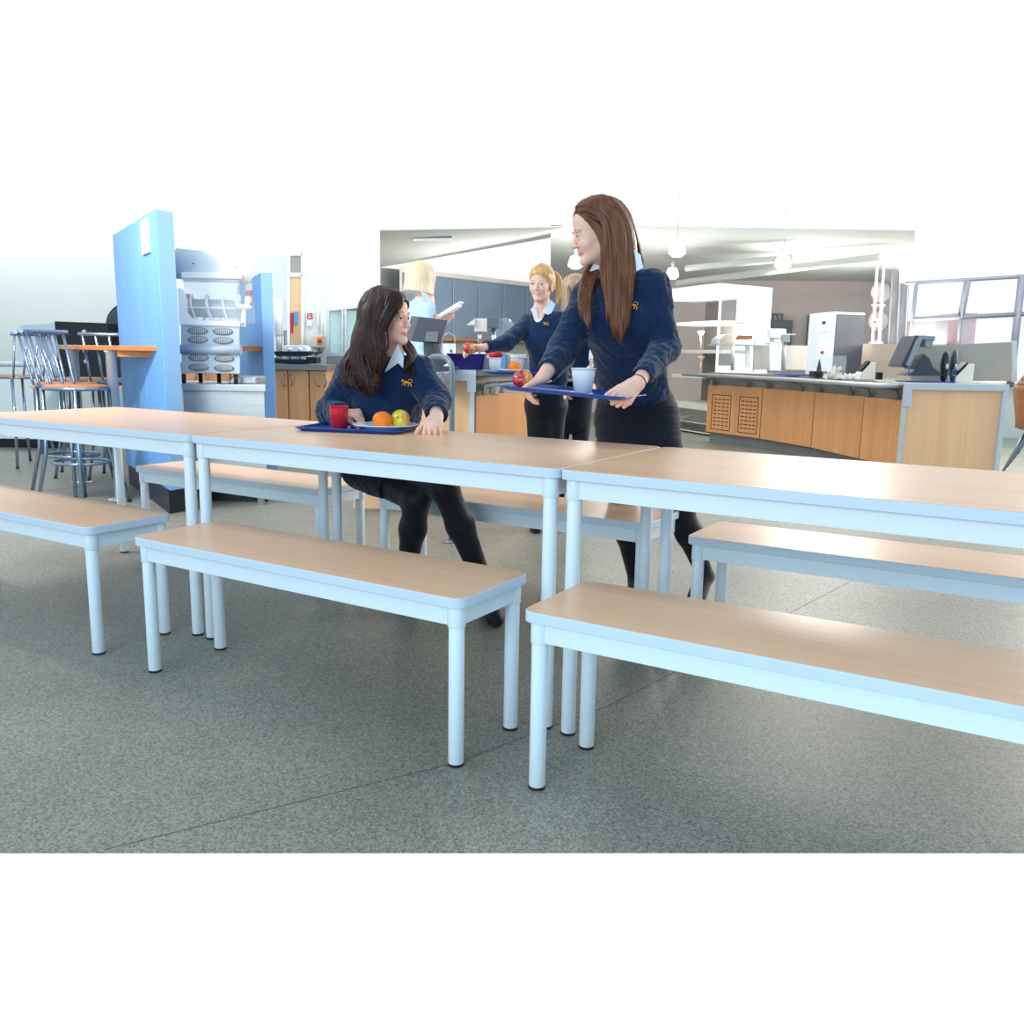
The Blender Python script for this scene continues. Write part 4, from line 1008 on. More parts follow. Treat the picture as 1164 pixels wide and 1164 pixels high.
# ceiling over the serving area
cA, cB, cC, cD = G(626, 318, 17.0), G(1040, 322, 14.7), G(1040, 262, 10.6), G(626, 256, 12.2)
structure(tag(MB().slab([cA, cB, cC, cD], (0, 0, .012)).build('ceiling', 'wall_grey'), 'pale ceiling over the serving counter'))
for u0, v0, u1, v1, d0, d1, r, lb in ((770, 322, 1000, 292, 13.6, 11.6, .05, 'long round duct hung under the ceiling, lower one'), (780, 305, 900, 293, 12.8, 11.8, .045, 'short round duct hung under the ceiling, upper one')):
    tag(MB().tube([G(u0, v0, d0), G(u1, v1, d1)], r, 14).build('duct', 'wall_grey'), lb, 'duct', 'round ceiling ducts')
def lamp(u, v, d, w, label, i):
    c = G(u, v, d); s = w * d / 997
    t = thing('pendant_lamp', label, 'lamp', (c.x, c.y, c.z), 0, 'pendant lamps over the serving area')
    m_ = MB(); m_.lathe([(s * .50, 0), (s * .44, s * .35), (s * .34, s * .62), (s * .30, s * .66)], (0, 0, 0), 24); m_.build('lamp_shade', 'lamp_white', t)
    MB().lathe([(s * .40, -.004), (s * .3, -.03), (.01, -.035)], (0, 0, 0), 20).build('diffuser', 'lamp_white', t)
    MB().lathe([(s * .12, s * .66), (s * .12, s * 1.1)], (0, 0, 0), 14).build('lamp_holder', 'silver_paint', t)
    MB().lathe([(.006, s * 1.1), (.006, s * 1.1 + .5)], (0, 0, 0), 8).build('cord', 'silver_paint', t)
mat('lamp_white', (255, 252, 246), .5, emit=(255, 246, 230), es=.9)
lamp(654, 303, 11.5, 17, 'pendant lamp shade left of the standing girl', 0)
lamp(769.5, 289, 11.0, 19, 'larger pendant lamp just right of the standing girl', 1)
lamp(764, 315, 13.2, 15, 'small far pendant lamp beside the standing girl shoulder', 2)
lamp(889.5, 303, 11.0, 18, 'pendant lamp above the glass food display', 3)
# window wall on the right
t = structure(tag(thing('window_1', 'dark framed window wall with white daylight outside', None, G(1100, 430, 12.4)), None))
def bar(P, w, m_, d=12.4, dep=.08):
    (u0, v0), (u1, v1) = P; m_.tube([G(u0, v0, d), G(u1, v1, d)], w * d / 997 / 2 * 1.25, 4, True)
mat('window_frame', (140, 142, 152), .5)
m_ = MB()
for P, w in ((((1029, 322), (1164, 314)), 3.2), (((1036, 363), (1164, 357)), 4.0), (((1042, 321), (1029, 440)), 3.5), (((1100, 319), (1092, 362)), 6), (((1092, 362), (1086, 440)), 3.5), (((1162, 312), (1148, 440)), 7), (((1200, 312), (1186, 440)), 5), (((1164, 314), (1230, 310)), 3.2)):
    bar(P, w, m_)
m_.build('window_frame', 'window_frame', t, True)
m_ = MB(); m_.slab([G(1042, 322, 12.45), G(1200, 312, 12.45), G(1186, 440, 12.45), G(1029, 440, 12.45)], (0, .01, 0)); m_.build('pane', 'glass', t, True)
m_ = MB(); m_.slab([G(1026, 262, 12.5), G(1240, 262, 12.5), G(1240, 312, 12.5), G(1028, 321, 12.5)], (0, .15, 0)); structure(tag(m_.build('wall_right', 'wall_white'), 'white wall above the windows'))
m_ = MB(); m_.slab([G(1028, 436, 12.5), G(1240, 436, 12.5), G(1240, 505, 12.5), G(1024, 500, 12.5)], (0, .15, 0)); structure(tag(m_.build('wall_right', 'wall_grey'), 'low wall under the windows'))
for u0, u1, v0, v1, lb in ((1070, 1089, 362, 398, 'pink red building outside the left window pane'), (1097, 1122, 355, 396, 'pink red building outside the right window pane')):
    a = G(u0, v1, 24); c = G(u1, v0, 24); m_ = MB(); m_.box(((a.x + c.x) / 2, 26, c.z / 2 - .0), (c.x - a.x, 3, c.z)); tag(m_.build('building', 'pink_building'), lb, 'building', 'buildings outside the windows')
m_ = MB(); m_.box((G(1112, 395, 25).x, 24, -.06), (8, 8, .1)); structure(tag(m_.build('ground', 'wall_white'), 'pale ground outside the windows'))
# dark glazed strip, pipes and discs between the wall and the window
t = thing('glazed_screen', 'tall grey glazed screen with round discs left of the windows', 'screen', G(1015, 440, 13.4))
mat('grey_glass', (165, 158, 156), .25, noise=(2.5, .3, (3, 1, .5)))
MB().slab([G(997, 300, 13.5), G(1034, 300, 13.5), Vector((G(1030, 440, 13.5).x, 13.5, 0)), Vector((G(988, 440, 13.5).x, 13.5, 0))], (0, .05, 0)).build('pane', 'grey_glass', t, True)
m_ = MB()
for u, k in ((1003, -5), (1012, -5), (1021, -4), (1030, -3)): m_.tube([G(u + 3.5, 292, 13.42), G(u + k, 440, 13.42)], .012, 6)
m_.build('upright', 'silver_paint', t, True)
for u, v, r in ((1001, 332, 11), (998, 365, 11), (996, 395, 9)):
    m_ = MB(); m_.lathe([(r * 13.4 / 997, 0), (r * 13.4 / 997, .02)], G(u, v, 13.45), 28, Matrix.Rotation(PI / 2, 3, 'X')); m_.build('disc', 'disc_grey', t, True)
for u, lb in ((995.5, 'white pipe on the taupe wall, left of two'), (1003, 'white pipe on the taupe wall, right of two')):
    t = thing('wall_pipe', lb, 'pipe', G(u - 4, 440, 13.2), 0, 'white wall pipes')
    MB().tube([G(u + 3, 285, 13.2), G(u - 7.5, 440, 13.2)], .021, 12).build('pipe', 'white', t, True)
    m_ = MB()
    for v, du in ((347, 0), (389.5, -3)): m_.box(G(u + du - 1, v, 13.22), (.09, .04, .025))
    m_.build('bracket', 'white', t, True)
t = thing('switch_box', 'white switch box with a red button on the wall pipes', 'box', G(995.5, 367, 13.14))
c = G(995.5, 367, 13.12); MB().box(c, (.14, .07, .115)).build('housing', 'white', t, True, bevel=.008); MB().lathe([(.022, 0), (.018, .02)], c - Vector((.03, .035, -.01)), 16, Matrix.Rotation(PI / 2, 3, 'X')).build('button', 'red', t, True)
# exit sign and things on the back wall
def onwall(u, v, off=.06): 
    a = G(636, 300, 16.8); e = G(1034, 300, 14.6); k = (u - 636) / 398; d = 16.8 + (14.6 - 16.8) * k; return G(u, v, d - off - .15)
c = onwall(883.5, 361); t = thing('exit_sign', 'grey running figure exit sign on the taupe wall', 'sign', c)
MB().box(c, (.19, .02, .13)).build('sign_plate', 'grey_plastic', t, True)
m_ = MB(); o = c + Vector((0, -.014, 0))
for x0, z0, x1, z1 in ((-.05, .03, -.03, -.03), (-.03, -.03, -.055, -.04), (-.04, .0, -.01, -.03), (.02, .04, .02, -.04), (.05, .04, .05, -.04), (.02, .04, .05, .04), (-.06, .02, -.03, .03)): m_.tube([o + Vector((x0, 0, z0)), o + Vector((x1, 0, z1))], .005, 6)
m_.build('pictogram', 'cream', t, True)
c = onwall(883.5, 382); t = thing('wall_cabinet', 'dark grey cabinet low on the taupe wall under the exit sign', 'cabinet', c); MB().box(c, (.46, .1, .52)).build('body', 'grey_plastic', t, True, bevel=.01); MB().box(c + Vector((0, -.055, .1)), (.05, .01, .03)).build('label_plate', 'cream', t, True)
c = onwall(922, 376); tag(MB().box(c, (.14, .05, .52)).build('dark_panel', 'grey_plastic', None, bevel=.01), 'narrow dark panel on the taupe wall beside the dispenser', 'panel')
# door on the left white wall
t = structure(tag(thing('door_1', 'pale wooden door with glass vent panel in the white wall', None, G(336, 440, dl - .03)), 'pale wooden door with glass vent panel in the white wall'))
def fr(u0, v0, u1, v1, d, th, name, m, par, bev=0): return MB().slab([G(u0, v1, d), G(u1, v1, d), G(u1, v0, d), G(u0, v0, d)], (0, th, 0)).build(name, m, par, True, bevel=bev)
fr(330.5, 315, 342, 470, dl - .06, .05, 'leaf', 'pale_wood', t)
fr(329, 291, 342.5, 310, dl - .06, .05, 'vent_panel', 'steel_dark', t)
m_ = MB()
for P in (((326.5, 286), (329.5, 470)), ((342.2, 286), (345, 470)), ((329, 286), (343, 290.5)), ((329, 310), (343, 314.5))):
    (a0, b0), (a1, b1) = P; m_.slab([G(a0, b1, dl - .08), G(a1, b1, dl - .08), G(a1, b0, dl - .08), G(a0, b0, dl - .08)], (0, .07, 0))
m_.build('door_frame', 'white', t, True)
tag(fr(330, 356, 333, 378, dl - .08, .01, 'red_sign', 'red', None), 'tall red sign strip on the wooden door', 'sign')
tag(fr(334, 354, 338.5, 368, dl - .08, .01, 'blue_notice', 'blue_paint', None), 'blue notice on the wooden door', 'sign')
tag(fr(349.3, 356, 354.8, 362.5, dl - .03, .01, 'fire_notice', 'red', None), 'small red and white fire notice on the white wall', 'sign')
m_ = MB()
for v in (357.5, 359.5, 361): m_.slab([G(350.3, v + .6, dl - .034), G(353.8, v + .6, dl - .034), G(353.8, v, dl - .034), G(350.3, v, dl - .034)], (0, .004, 0))
m_.build('pictogram', 'white', bpy.data.objects['fire_notice'], True)
tag(fr(349.5, 364, 355, 370.5, dl - .03, .01, 'paper_notice', 'white', None), 'white paper notice under the fire notice', 'sign')
# isolator switch
t = thing('isolator_switch', 'cream isolator switch with red rotary knob on the white wall', 'switch', G(360, 395, dl - .1))
fr(353, 380.5, 366.5, 395, dl - .14, .13, 'housing', 'cream', t, .01); fr(360, 383, 366.3, 392, dl - .15, .012, 'plate', 'badge_gold', t)
m_ = MB(); m_.lathe([(.026, 0), (.02, .03)], G(363.3, 387.5, dl - .15), 20, Matrix.Rotation(PI / 2, 3, 'X')); m_.build('knob', 'red', t, True)
for u in (361.5, 366): tag(MB().tube([G(u, 352, dl - .02), G(u, 381, dl - .02)], .014, 8).build('conduit', 'white'), 'white conduit running down to the isolator switch', 'pipe', 'wall conduits')
tag(MB().tube([G(363, 396, dl - .05), G(362.5, 401, dl - .05), G(358, 404, dl - .1)], .012, 8).build('cable', 'grey_plastic'), 'short grey cable below the isolator switch', 'cable')
# glass warming cabinet
dw = 9.9
t = thing('warming_cabinet', 'steel framed glass warming cabinet on the white wall side', 'cabinet', G(392, 500, dw)); 
m_ = MB()
for a in ((371.5, 350, 374.5, 404), (388.5, 352, 390.5, 403), (391.5, 352, 394, 403), (412, 348, 415, 404)): m_.slab([G(a[0], a[3], dw), G(a[2], a[3], dw), G(a[2], a[1], dw), G(a[0], a[1], dw)], (0, .04, 0))
m_.build('frame', 'steel', t, True); MB().slab([G(371.3, 354, dw - .004), G(415.2, 349, dw - .004), G(415.2, 344, dw - .004), G(371.3, 349.3, dw - .004)], (0, .5, 0)).build('top_panel', 'steel', t, True); MB().slab([G(371.3, 405, dw - .004), G(415.2, 405, dw - .004), G(415.2, 401, dw - .004), G(371.3, 401, dw - .004)], (0, .5, 0)).build('bottom_panel', 'steel', t, True)
fr(374, 353, 413, 402, dw + .02, .008, 'sliding_glass', 'glass_green', t); fr(371, 349, 416, 404, dw + .5, .02, 'back_panel', 'wall_green', t)
m_ = MB()
for v in (376, 392): m_.slab([G(374, v + 1, dw + .05), G(413, v + 1, dw + .05), G(413, v, dw + .05), G(374, v, dw + .05)], (0, .4, 0))
m_.build('shelf', 'steel', t, True); MB().slab([G(371, 500, dw), G(416, 500, dw), G(416, 405, dw), G(371, 405, dw)], (0, .55, 0)).build('base', 'steel_dark', t, True)
# ---------------------------------------------------------------- blue pillar and what stands left
C1, C2, CB = GF(194.6, 584.4), GF(208, 582), GF(148, 551)
ld = (CB - C1).normalized(); CB = C1 + ld * 1.55
fd_ = (C2 - C1).normalized(); C2 = C1 + fd_ * .135; CR = C2 + ld * 1.5
t = thing('blue_pillar', 'tall blue boxed partition pillar with black plinth beside the bar table', 'pillar', C1)
top = 1.90
q = [(p.x, p.y) for p in (C1, C2, CR, CB)]
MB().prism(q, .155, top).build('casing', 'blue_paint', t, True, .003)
cen = (C1 + C2 + CR + CB) / 4; q2 = [(p.x + (cen.x - p.x) * .03, p.y + (cen.y - p.y) * .01) for p in (C1, C2, CR, CB)]
MB().prism(q2, 0, .155).build('plinth', 'black_plinth', t, True)
n = Vector((fd_.y, -fd_.x, 0)) * .004
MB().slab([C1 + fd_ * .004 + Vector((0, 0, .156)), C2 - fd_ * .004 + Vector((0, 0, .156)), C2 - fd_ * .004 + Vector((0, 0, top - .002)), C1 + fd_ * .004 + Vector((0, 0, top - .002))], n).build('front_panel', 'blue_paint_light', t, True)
wn = Vector((-ld.y, ld.x, 0)); wn = wn if wn.x < 0 else -wn
a = C1 + ld * .18; e = C1 + ld * .42
tag(MB().slab([a + wn * .002 + Vector((0, 0, 1.66)), e + wn * .002 + Vector((0, 0, 1.66)), e + wn * .002 + Vector((0, 0, 1.87)), a + wn * .002 + Vector((0, 0, 1.87))], wn * .01).build('notice', 'white'), 'small white notice fixed high on the blue pillar', 'sign')
MB().slab([C1 + ld * .55 + wn * .001 + Vector((0, 0, .16)), C1 + ld * .558 + wn * .001 + Vector((0, 0, .16)), C1 + ld * .558 + wn * .001 + Vector((0, 0, top)), C1 + ld * .55 + wn * .001 + Vector((0, 0, top))], wn * .0015).build('panel_joint', 'blue_paint_light', t, True)
# bar table fixed to the pillar
t = thing('bar_table', 'high bar table with orange wood top on two chrome poles by the blue pillar', 'table', GF(94, 548))
zt = 1.075
pts = [G(66, 394, 6.75), G(84, 394, 6.35), G(178, 395, 5.75), G(184, 395, 5.95), G(184, 395, 6.35), G(130, 395, 7.0), G(80, 395, 7.05)]
MB().prism([(p.x, p.y) for p in pts], zt - .034, zt).build('table_top', 'orange_wood', t, True, .004)
b = MB(); b.slab([Vector((G(133, 398, 6.05).x, 6.05, zt - .075)), Vector((G(182, 398, 5.85).x, 5.85, zt - .075)), Vector((G(182, 398, 5.85).x, 5.85, zt - .034)), Vector((G(133, 398, 6.05).x, 6.05, zt - .034))], (0, .05, 0)); b.build('bracket_rail', 'orange_wood', t, True)
pb = GF(94, 548); p2 = Vector((G(126, 400, 6.15).x, 6.15, 0))
for p in (pb, p2):
    b = MB(); b.lathe([(.036, .008), (.036, zt - .05), (.045, zt - .045), (.045, zt - .035)], p, 24); o = b.build('pole', 'silver_paint', t, True)
    c = MB().lathe([(.085, 0), (.08, .008), (.035, .014)], p, 28).build('base_plate', 'chrome', t, True); c.parent = o
# bar stools
def stool(label):
    """seat 0.8 m up, curved tubular back at -x, sitter faces +x"""
    t = thing('bar_stool', label, 'stool', (0, 0, 0), 0, 'metal bar stools'); hs = .80
    ring = [Vector((.205 * math.cos(a), .195 * math.sin(a), hs - .012)) for a in [i * PI / 12 for i in range(25)]]
    o = MB().tube(ring, .0125, 10, False).build('seat_frame', 'stool_metal', t)
    MB().prism([(.20 * math.cos(i * PI / 16), .19 * math.sin(i * PI / 16)) for i in range(32)], hs - .006, hs + .010).build('seat', 'orange_wood', t, bevel=.004)
    for sx, sy in ((1, 1), (1, -1), (-1, 1), (-1, -1)):
        b = MB(); b.tube([(sx * .15, sy * .135, hs - .02), (sx * .155, sy * .14, .36), (sx * .215, sy * .19, .004)], .0125, 10); o = b.build('leg', 'stool_metal', t)
        MB().lathe([(.015, 0), (.015, .012)], (sx * .215, sy * .19, 0), 10).build('foot_cap', 'rubber', t).parent = o
    MB().tube([(.185 * math.cos(a), .17 * math.sin(a), .29) for a in [i * PI / 12 for i in range(25)]], .011, 10, False).build('foot_ring', 'stool_metal', t)
    b = MB()
    tr = [Vector((-.245 - .045 * math.cos(a * 1.35), .19 * math.sin(a * 1.25), hs + .36)) for a in [(-1 + k / 6) * 1.0 for k in range(13)]]
    b.tube(tr, .015, 10); b.build('top_rail', 'stool_metal', t)
    for y in (-.15, -.05, .05, .15):
        x = -.245 - .045 * math.cos(math.asin(y / .19) / 1.25 * 1.35)
        MB().tube([(-.175, y * .9, hs - .01), (-.185, y * .92, hs + .03), (x, y, hs + .35)], .0095, 8).build('spindle', 'stool_metal', t)
    return t
st = stool('steel bar stool in front, left of the bar table')
def putstool(o, u, v, d, rz):
    p = G(u, v, d); o.location = (p.x, p.y, 0); o.rotation_euler = (0, 0, rz)
putstool(st, 86, 437, 5.95, R(-24))
for u, d, rz, lb in ((77, 6.35, R(-22), 'steel bar stool directly behind the front one, left of the bar table'), (20, 7.9, R(150), 'steel bar stool farthest left against the pale wall'),
                     (92, 7.35, R(20), 'steel bar stool behind the bar table in front of the black lockers'), (131, 7.25, R(100), 'steel bar stool beside the blue pillar, behind the chrome pole')):
    c = copy_tree(st); c['label'] = lb; putstool(c, u, 437, d, rz)
# black locker, grey board, fan, white unit behind the stools
d0 = 8.8
a, b_ = G(66.5, 430, d0), G(133, 430, d0 + .15)
t = thing('black_locker', 'black low cabinet with three round knobs behind the bar stools', 'cabinet', (G(95, 430, d0).x, d0 + .2, 0))
MB().slab([Vector((a.x, d0, .68)), Vector((b_.x, d0, .68)), Vector((b_.x, d0, 1.295)), Vector((a.x, d0, 1.305))], (0, .45, 0)).build('body', 'black_plastic', t, True, .006)
for u, v in ((96, 377), (97, 399), (98, 411)):
    p = G(u, v, d0); MB().lathe([(.022, 0), (.016, .022), (.004, .026)], p, 14, Matrix.Rotation(PI / 2, 3, 'X')).build('knob', 'silver_paint', t, True)
t2_ = thing('side_table', 'pale topped side table carrying the black cabinet', 'table', (G(95, 430, d0).x, d0 + .2, 0))
x0, x1 = a.x - .25, b_.x + .05
MB().box(((x0 + x1) / 2, d0 + .22, .665), (x1 - x0, .6, .028)).build('table_top', 'pale_wood', t2_, True, .003)
for x in (x0 + .04, x1 - .04):
    for y in (d0 - .04, d0 + .46): MB().box((x, y, .326), (.04, .04, .65)).build('leg', 'grey_plastic', t2_, True)
tag(MB().slab([G(66, 431, 9.6), G(20, 428, 9.6), G(22, 370, 9.6), G(67, 367, 9.6)], (0, .04, 0)).build('grey_board', 'silver_paint'), 'plain grey board leaning on the pale wall behind the stools', 'board')
c = G(148, 372, 9.2); t = thing('fan', 'round dark pedestal fan half hidden by the blue pillar', 'fan', (c.x, c.y, 0))
Mx = Matrix.Rotation(PI / 2, 3, 'X'); m_ = MB(); m_.lathe([(.21, .02), (.22, .03), (.21, .04)], c, 32, Mx); m_.tube([c + Mx @ Vector((.24 * math.cos(x), .24 * math.sin(x), 0)) for x in [i * PI / 16 for i in range(33)]], .012, 8, False); m_.tube([c + Mx @ Vector((.15 * math.cos(x), .15 * math.sin(x), -.01)) for x in [i * PI / 16 for i in range(33)]], .006, 8, False)
for i in range(12): m_.tube([c, c + Mx @ Vector((.24 * math.cos(i * PI / 6), .24 * math.sin(i * PI / 6), 0))], .004, 6)
m_.build('cage', 'dark_plastic', t, True); MB().tube([Vector((c.x, c.y + .03, 0)), Vector((c.x, c.y + .03, c.z))], .02, 12).build('stand', 'dark_plastic', t, True)
t = thing('white_chest', 'low white chest with grey top edge along the pale wall on the far left', 'chest', (G(10, 450, 9.3).x, 9.6, 0))
x0, x1 = G(-60, 450, 9.2).x, G(64, 450, 9.2).x
MB().box(((x0 + x1) / 2, 9.65, .47), (x1 - x0, .8, .76)).build('body', 'wall_white', t, True, .01); MB().box(((x0 + x1) / 2, 9.65, .87), (x1 - x0 + .03, .84, .035)).build('lid', 'silver_paint', t, True, .01); MB().box(((x0 + x1) / 2, 9.65, .05), (x1 - x0 - .06, .74, .08)).build('plinth', 'black_plastic', t, True)
# ---------------------------------------------------------------- steel cabinet with the slush machine
ds = 5.95
x0, x1 = G(208, 500, ds).x, G(303, 500, ds).x
zt = G(255, 437, ds).z
t = thing('steel_cabinet', 'brushed steel cabinet carrying the slush machine', 'cabinet', ((x0 + x1) / 2, ds + .3, 0))
bx = lambda a_, b_, z0_, z1_, d0_, dep: MB().slab([Vector((a_, d0_, z0_)), Vector((b_, d0_, z0_)), Vector((b_, d0_, z1_)), Vector((a_, d0_, z1_))], (-.29 * dep, dep, 0))
bx(x0 - .005, x1 + .005, zt - .044, zt, ds, .62).build('worktop', 'steel', t, True, .003)
bx(x0 + .01, x1 - .01, .24, zt - .045, ds + .02, .58).build('body', 'steel', t, True, .002)
for x in (x0 + .05, x1 - .05):
    for y in (ds + .08, ds + .56): MB().box((x - .29 * (y - ds), y, .12), (.04, .04, .24)).build('leg', 'steel_dark', t, True)
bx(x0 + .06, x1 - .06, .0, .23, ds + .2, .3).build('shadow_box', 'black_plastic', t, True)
dm = ds + .05; base = zt
t = thing('slush_machine', 'white and grey slush drink machine with clear bowl and long rounded lid', 'machine', (G(240, 436, dm).x, dm + .22, base))
def front(u0, v0, u1, v1, d, th, name, m, bev=0, par=None): return MB().slab([G(u0, v1, d), G(u1, v1 + (u1 - u0) * .016, d), G(u1, v0 + (u1 - u0) * .016, d), G(u0, v0, d)], (-.32 * th, th, 0)).build(name, m, par or t, True, bevel=bev)
front(206.5, 396.5, 273, 424, dm, .40, 'lower_case', 'grey_case', .006); front(206, 368.5, 272.5, 392, dm, .40, 'upper_case', 'grey_case', .006)
a, e = G(206, 397, dm - .0), G(274, 398, dm - .0); m_ = MB(); m_.tube([a, e], .033, 16); m_.build('bumper', 'grey_case', t, True)
for (u, v) in ((225, 376), (253.5, 377), (225, 386), (254, 387), (226, 406.5), (255, 407.5), (226, 417.5), (255, 418.5)):
    c = G(u, v, dm - .001); m_ = MB(); m_.lathe([(.068, -.006), (.068, .004), (.055, .006)], (0, 0, 0), 28)
    m_.v = [Vector((p.x, -p.z, p.y * .36)) + c for p in m_.v]; g_ = m_.build('vent', 'steel_dark', t, True)
    m_ = MB()
    for k in range(-4, 5): m_.box(c + Vector((k * .013, -.007, 0)), (.003, .003, .036 * math.sqrt(max(.05, 1 - (k / 5) ** 2))))
    m_.build('mesh', 'silver_paint', t, True).parent = g_
for u in (209, 228, 249, 268): 
    p = G(u, 428, dm + (.03 if u in (209, 268) else .35)); MB().cyl((p.x, p.y, base), (p.x, p.y, base + .065), .014).build('foot', 'rubber', t, True)
tag(MB().slab([Vector((G(258, 430, dm + .1).x, dm + .1, base)), Vector((G(291, 430, dm + .1).x, dm + .1, base)), Vector((G(291, 430, dm + .1).x, dm + .1, base + .05)), Vector((G(264, 430, dm + .1).x, dm + .1, base + .05))], (0, .25, 0)).build('drip_tray', 'steel', None, bevel=.008), 'small steel drip tray standing under the slush machine', 'tray')
# white chassis under the bowl, the bowl, auger and lid
m_ = MB()
P = [(202, 327), (208, 329), (212, 340), (213, 355), (217, 361), (226, 364), (273, 366), (273, 371), (204, 369)]
m_.slab([G(u, v, dm - .01) for u, v in P], (-.13, .42, 0)); m_.build('chassis', 'white', t, True)
mat_bowl = 'clear_plastic'
cu = [(206, 312), (270, 315), (273, 366), (214, 363), (212, 340)]
m_ = MB(); m_.slab([G(u, v, dm + .03) for u, v in cu], (0, .006, 0)); m_.slab([G(u, v, dm + .36) for u, v in cu], (0, .006, 0)); m_.slab([G(270, 315, dm + .03), G(273, 366, dm + .03), G(273, 366, dm + .03) + Vector((0, .33, 0)), G(270, 315, dm + .03) + Vector((0, .33, 0))], (.006, 0, 0)); m_.build('bowl', mat_bowl, t, True)
a, e = G(214, 350, dm + .19), G(273, 351.5, dm + .19); m_ = MB(); m_.tube([a, e], .062, 24); dr = m_.build('cooling_drum', 'steel', t, True)
m_ = MB(); N = 90
m_.tube([a.lerp(e, k / N) + Vector((0, .088 * math.cos(k / N * 3.3 * 2 * PI), .088 * math.sin(k / N * 3.3 * 2 * PI))) for k in range(N + 1)], .011, 8, True, .5); m_.tube([a + Vector((0, -.1, .0)), e + Vector((0, -.1, 0))], .006, 8); m_.build('auger', 'white_glossy', t, True)
m_ = MB(); m_.tube([a - Vector((.005, 0, 0)), a + Vector((.012, 0, 0))], .095, 24); m_.build('seal', 'red', t, True)
a, e = G(201, 299.5, dm + .12), G(286, 307, dm + .12); r = .066
m_ = MB(); m_.tube([a, a.lerp(e, .93), a.lerp(e, .97), e], [r * 1.02, r, r * .92, r * .6], 28, True, 1.5); m_.build('lid', 'lid_grey', t, True)
front(206, 309, 275, 316, dm + .02, .36, 'lid_rim', 'lid_grey', .006)
for u, v in ((220, 299.5), (268, 304)):
    m_ = MB(); m_.ellip(G(u, v, dm + .018), (.006, .004, .006), 8); m_.build('screw', 'dark_plastic', t, True)
m_ = MB(); m_.tube([G(269, 347, dm + .10), G(279, 350, dm + .10)], .018, 12); m_.tube([G(281, 337, dm + .06), G(281, 352, dm + .06)], [.014, .02], 12); m_.tube([G(277, 352, dm + .08), G(277, 369, dm + .08)], [.016, .013], 12); m_.tube([G(281, 352, dm + .06), G(285, 348, dm + .06)], .012, 10); m_.build('tap', 'white_glossy', t, True)
front(267, 335, 274, 347, dm - .005, .05, 'level_window', 'clear_plastic')
front(274, 356, 279.5, 371.5, dm + .06, .04, 'tap_guard', 'white', .004); front(275, 367.5, 278, 368.6, dm + .055, .004, 'red_mark', 'red')
# ---------------------------------------------------------------- second blue partition, worktop, cupboards
dp = 7.3
A0, A1, B0 = G(299.8, 420, dp), G(312.5, 420, dp), G(272, 420, dp + 1.55)
t = thing('blue_partition', 'lower blue partition with a small wooden shelf behind the slush machine', 'partition', (A0.x, A0.y, 0))
q = [(A0.x, A0.y), (A1.x, A1.y), (A1.x + (B0.x - A0.x), B0.y), (B0.x, B0.y)]; zp = G(305, 310, dp).z
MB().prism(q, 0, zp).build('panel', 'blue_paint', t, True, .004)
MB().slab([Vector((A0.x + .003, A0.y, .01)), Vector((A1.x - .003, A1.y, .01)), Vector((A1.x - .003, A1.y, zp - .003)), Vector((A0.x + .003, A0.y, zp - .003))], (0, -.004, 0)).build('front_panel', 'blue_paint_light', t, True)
MB().slab([G(301, 399.5, dp + .05), G(276, 398, dp + .9), G(276, 398, dp + .9) + Vector((-.16, -.1, 0)), G(301, 399.5, dp + .05) + Vector((-.16, -.1, 0))], (0, 0, .04)).build('shelf', 'orange_wood', t, True)
m_ = MB(); k0 = G(284, 336, dp + .75); 
for k, (z0, hh, mm) in enumerate(((322, 8, 'cream'), (331, 4, 'red'), (337, 7, 'cream'))):
    tag(MB().slab([G(280, z0 + hh, dp + .65), G(287, z0 + hh, dp + .45), G(287, z0, dp + .45), G(280, z0, dp + .65)], (-.006, -.01, 0)).build('wall_notice', mm), ('cream notice on the blue partition, topmost of three', 'narrow red notice on the blue partition, middle of three', 'cream notice on the blue partition, lowest of three')[k], 'sign')
dw_ = 9.4
x0, x1 = G(196, 420, dw_).x, G(372.5, 420, dw_).x; zw = .885
t = thing('wall_worktop', 'grey steel worktop running under the toaster and grill', 'worktop', ((x0 + x1) / 2, dw_ + .3, 0))
MB().box(((x0 + x1) / 2, dw_ + .35, zw - .0), (x1 - x0, .70, .06)).build('top', 'steel_dark', t, True, .004)
zc = zw - .032
edges = [(197, 229), (230, 261), (262, 290.5), (291.5, 326.6), (327.4, 350.6), (351.4, 370.5)]
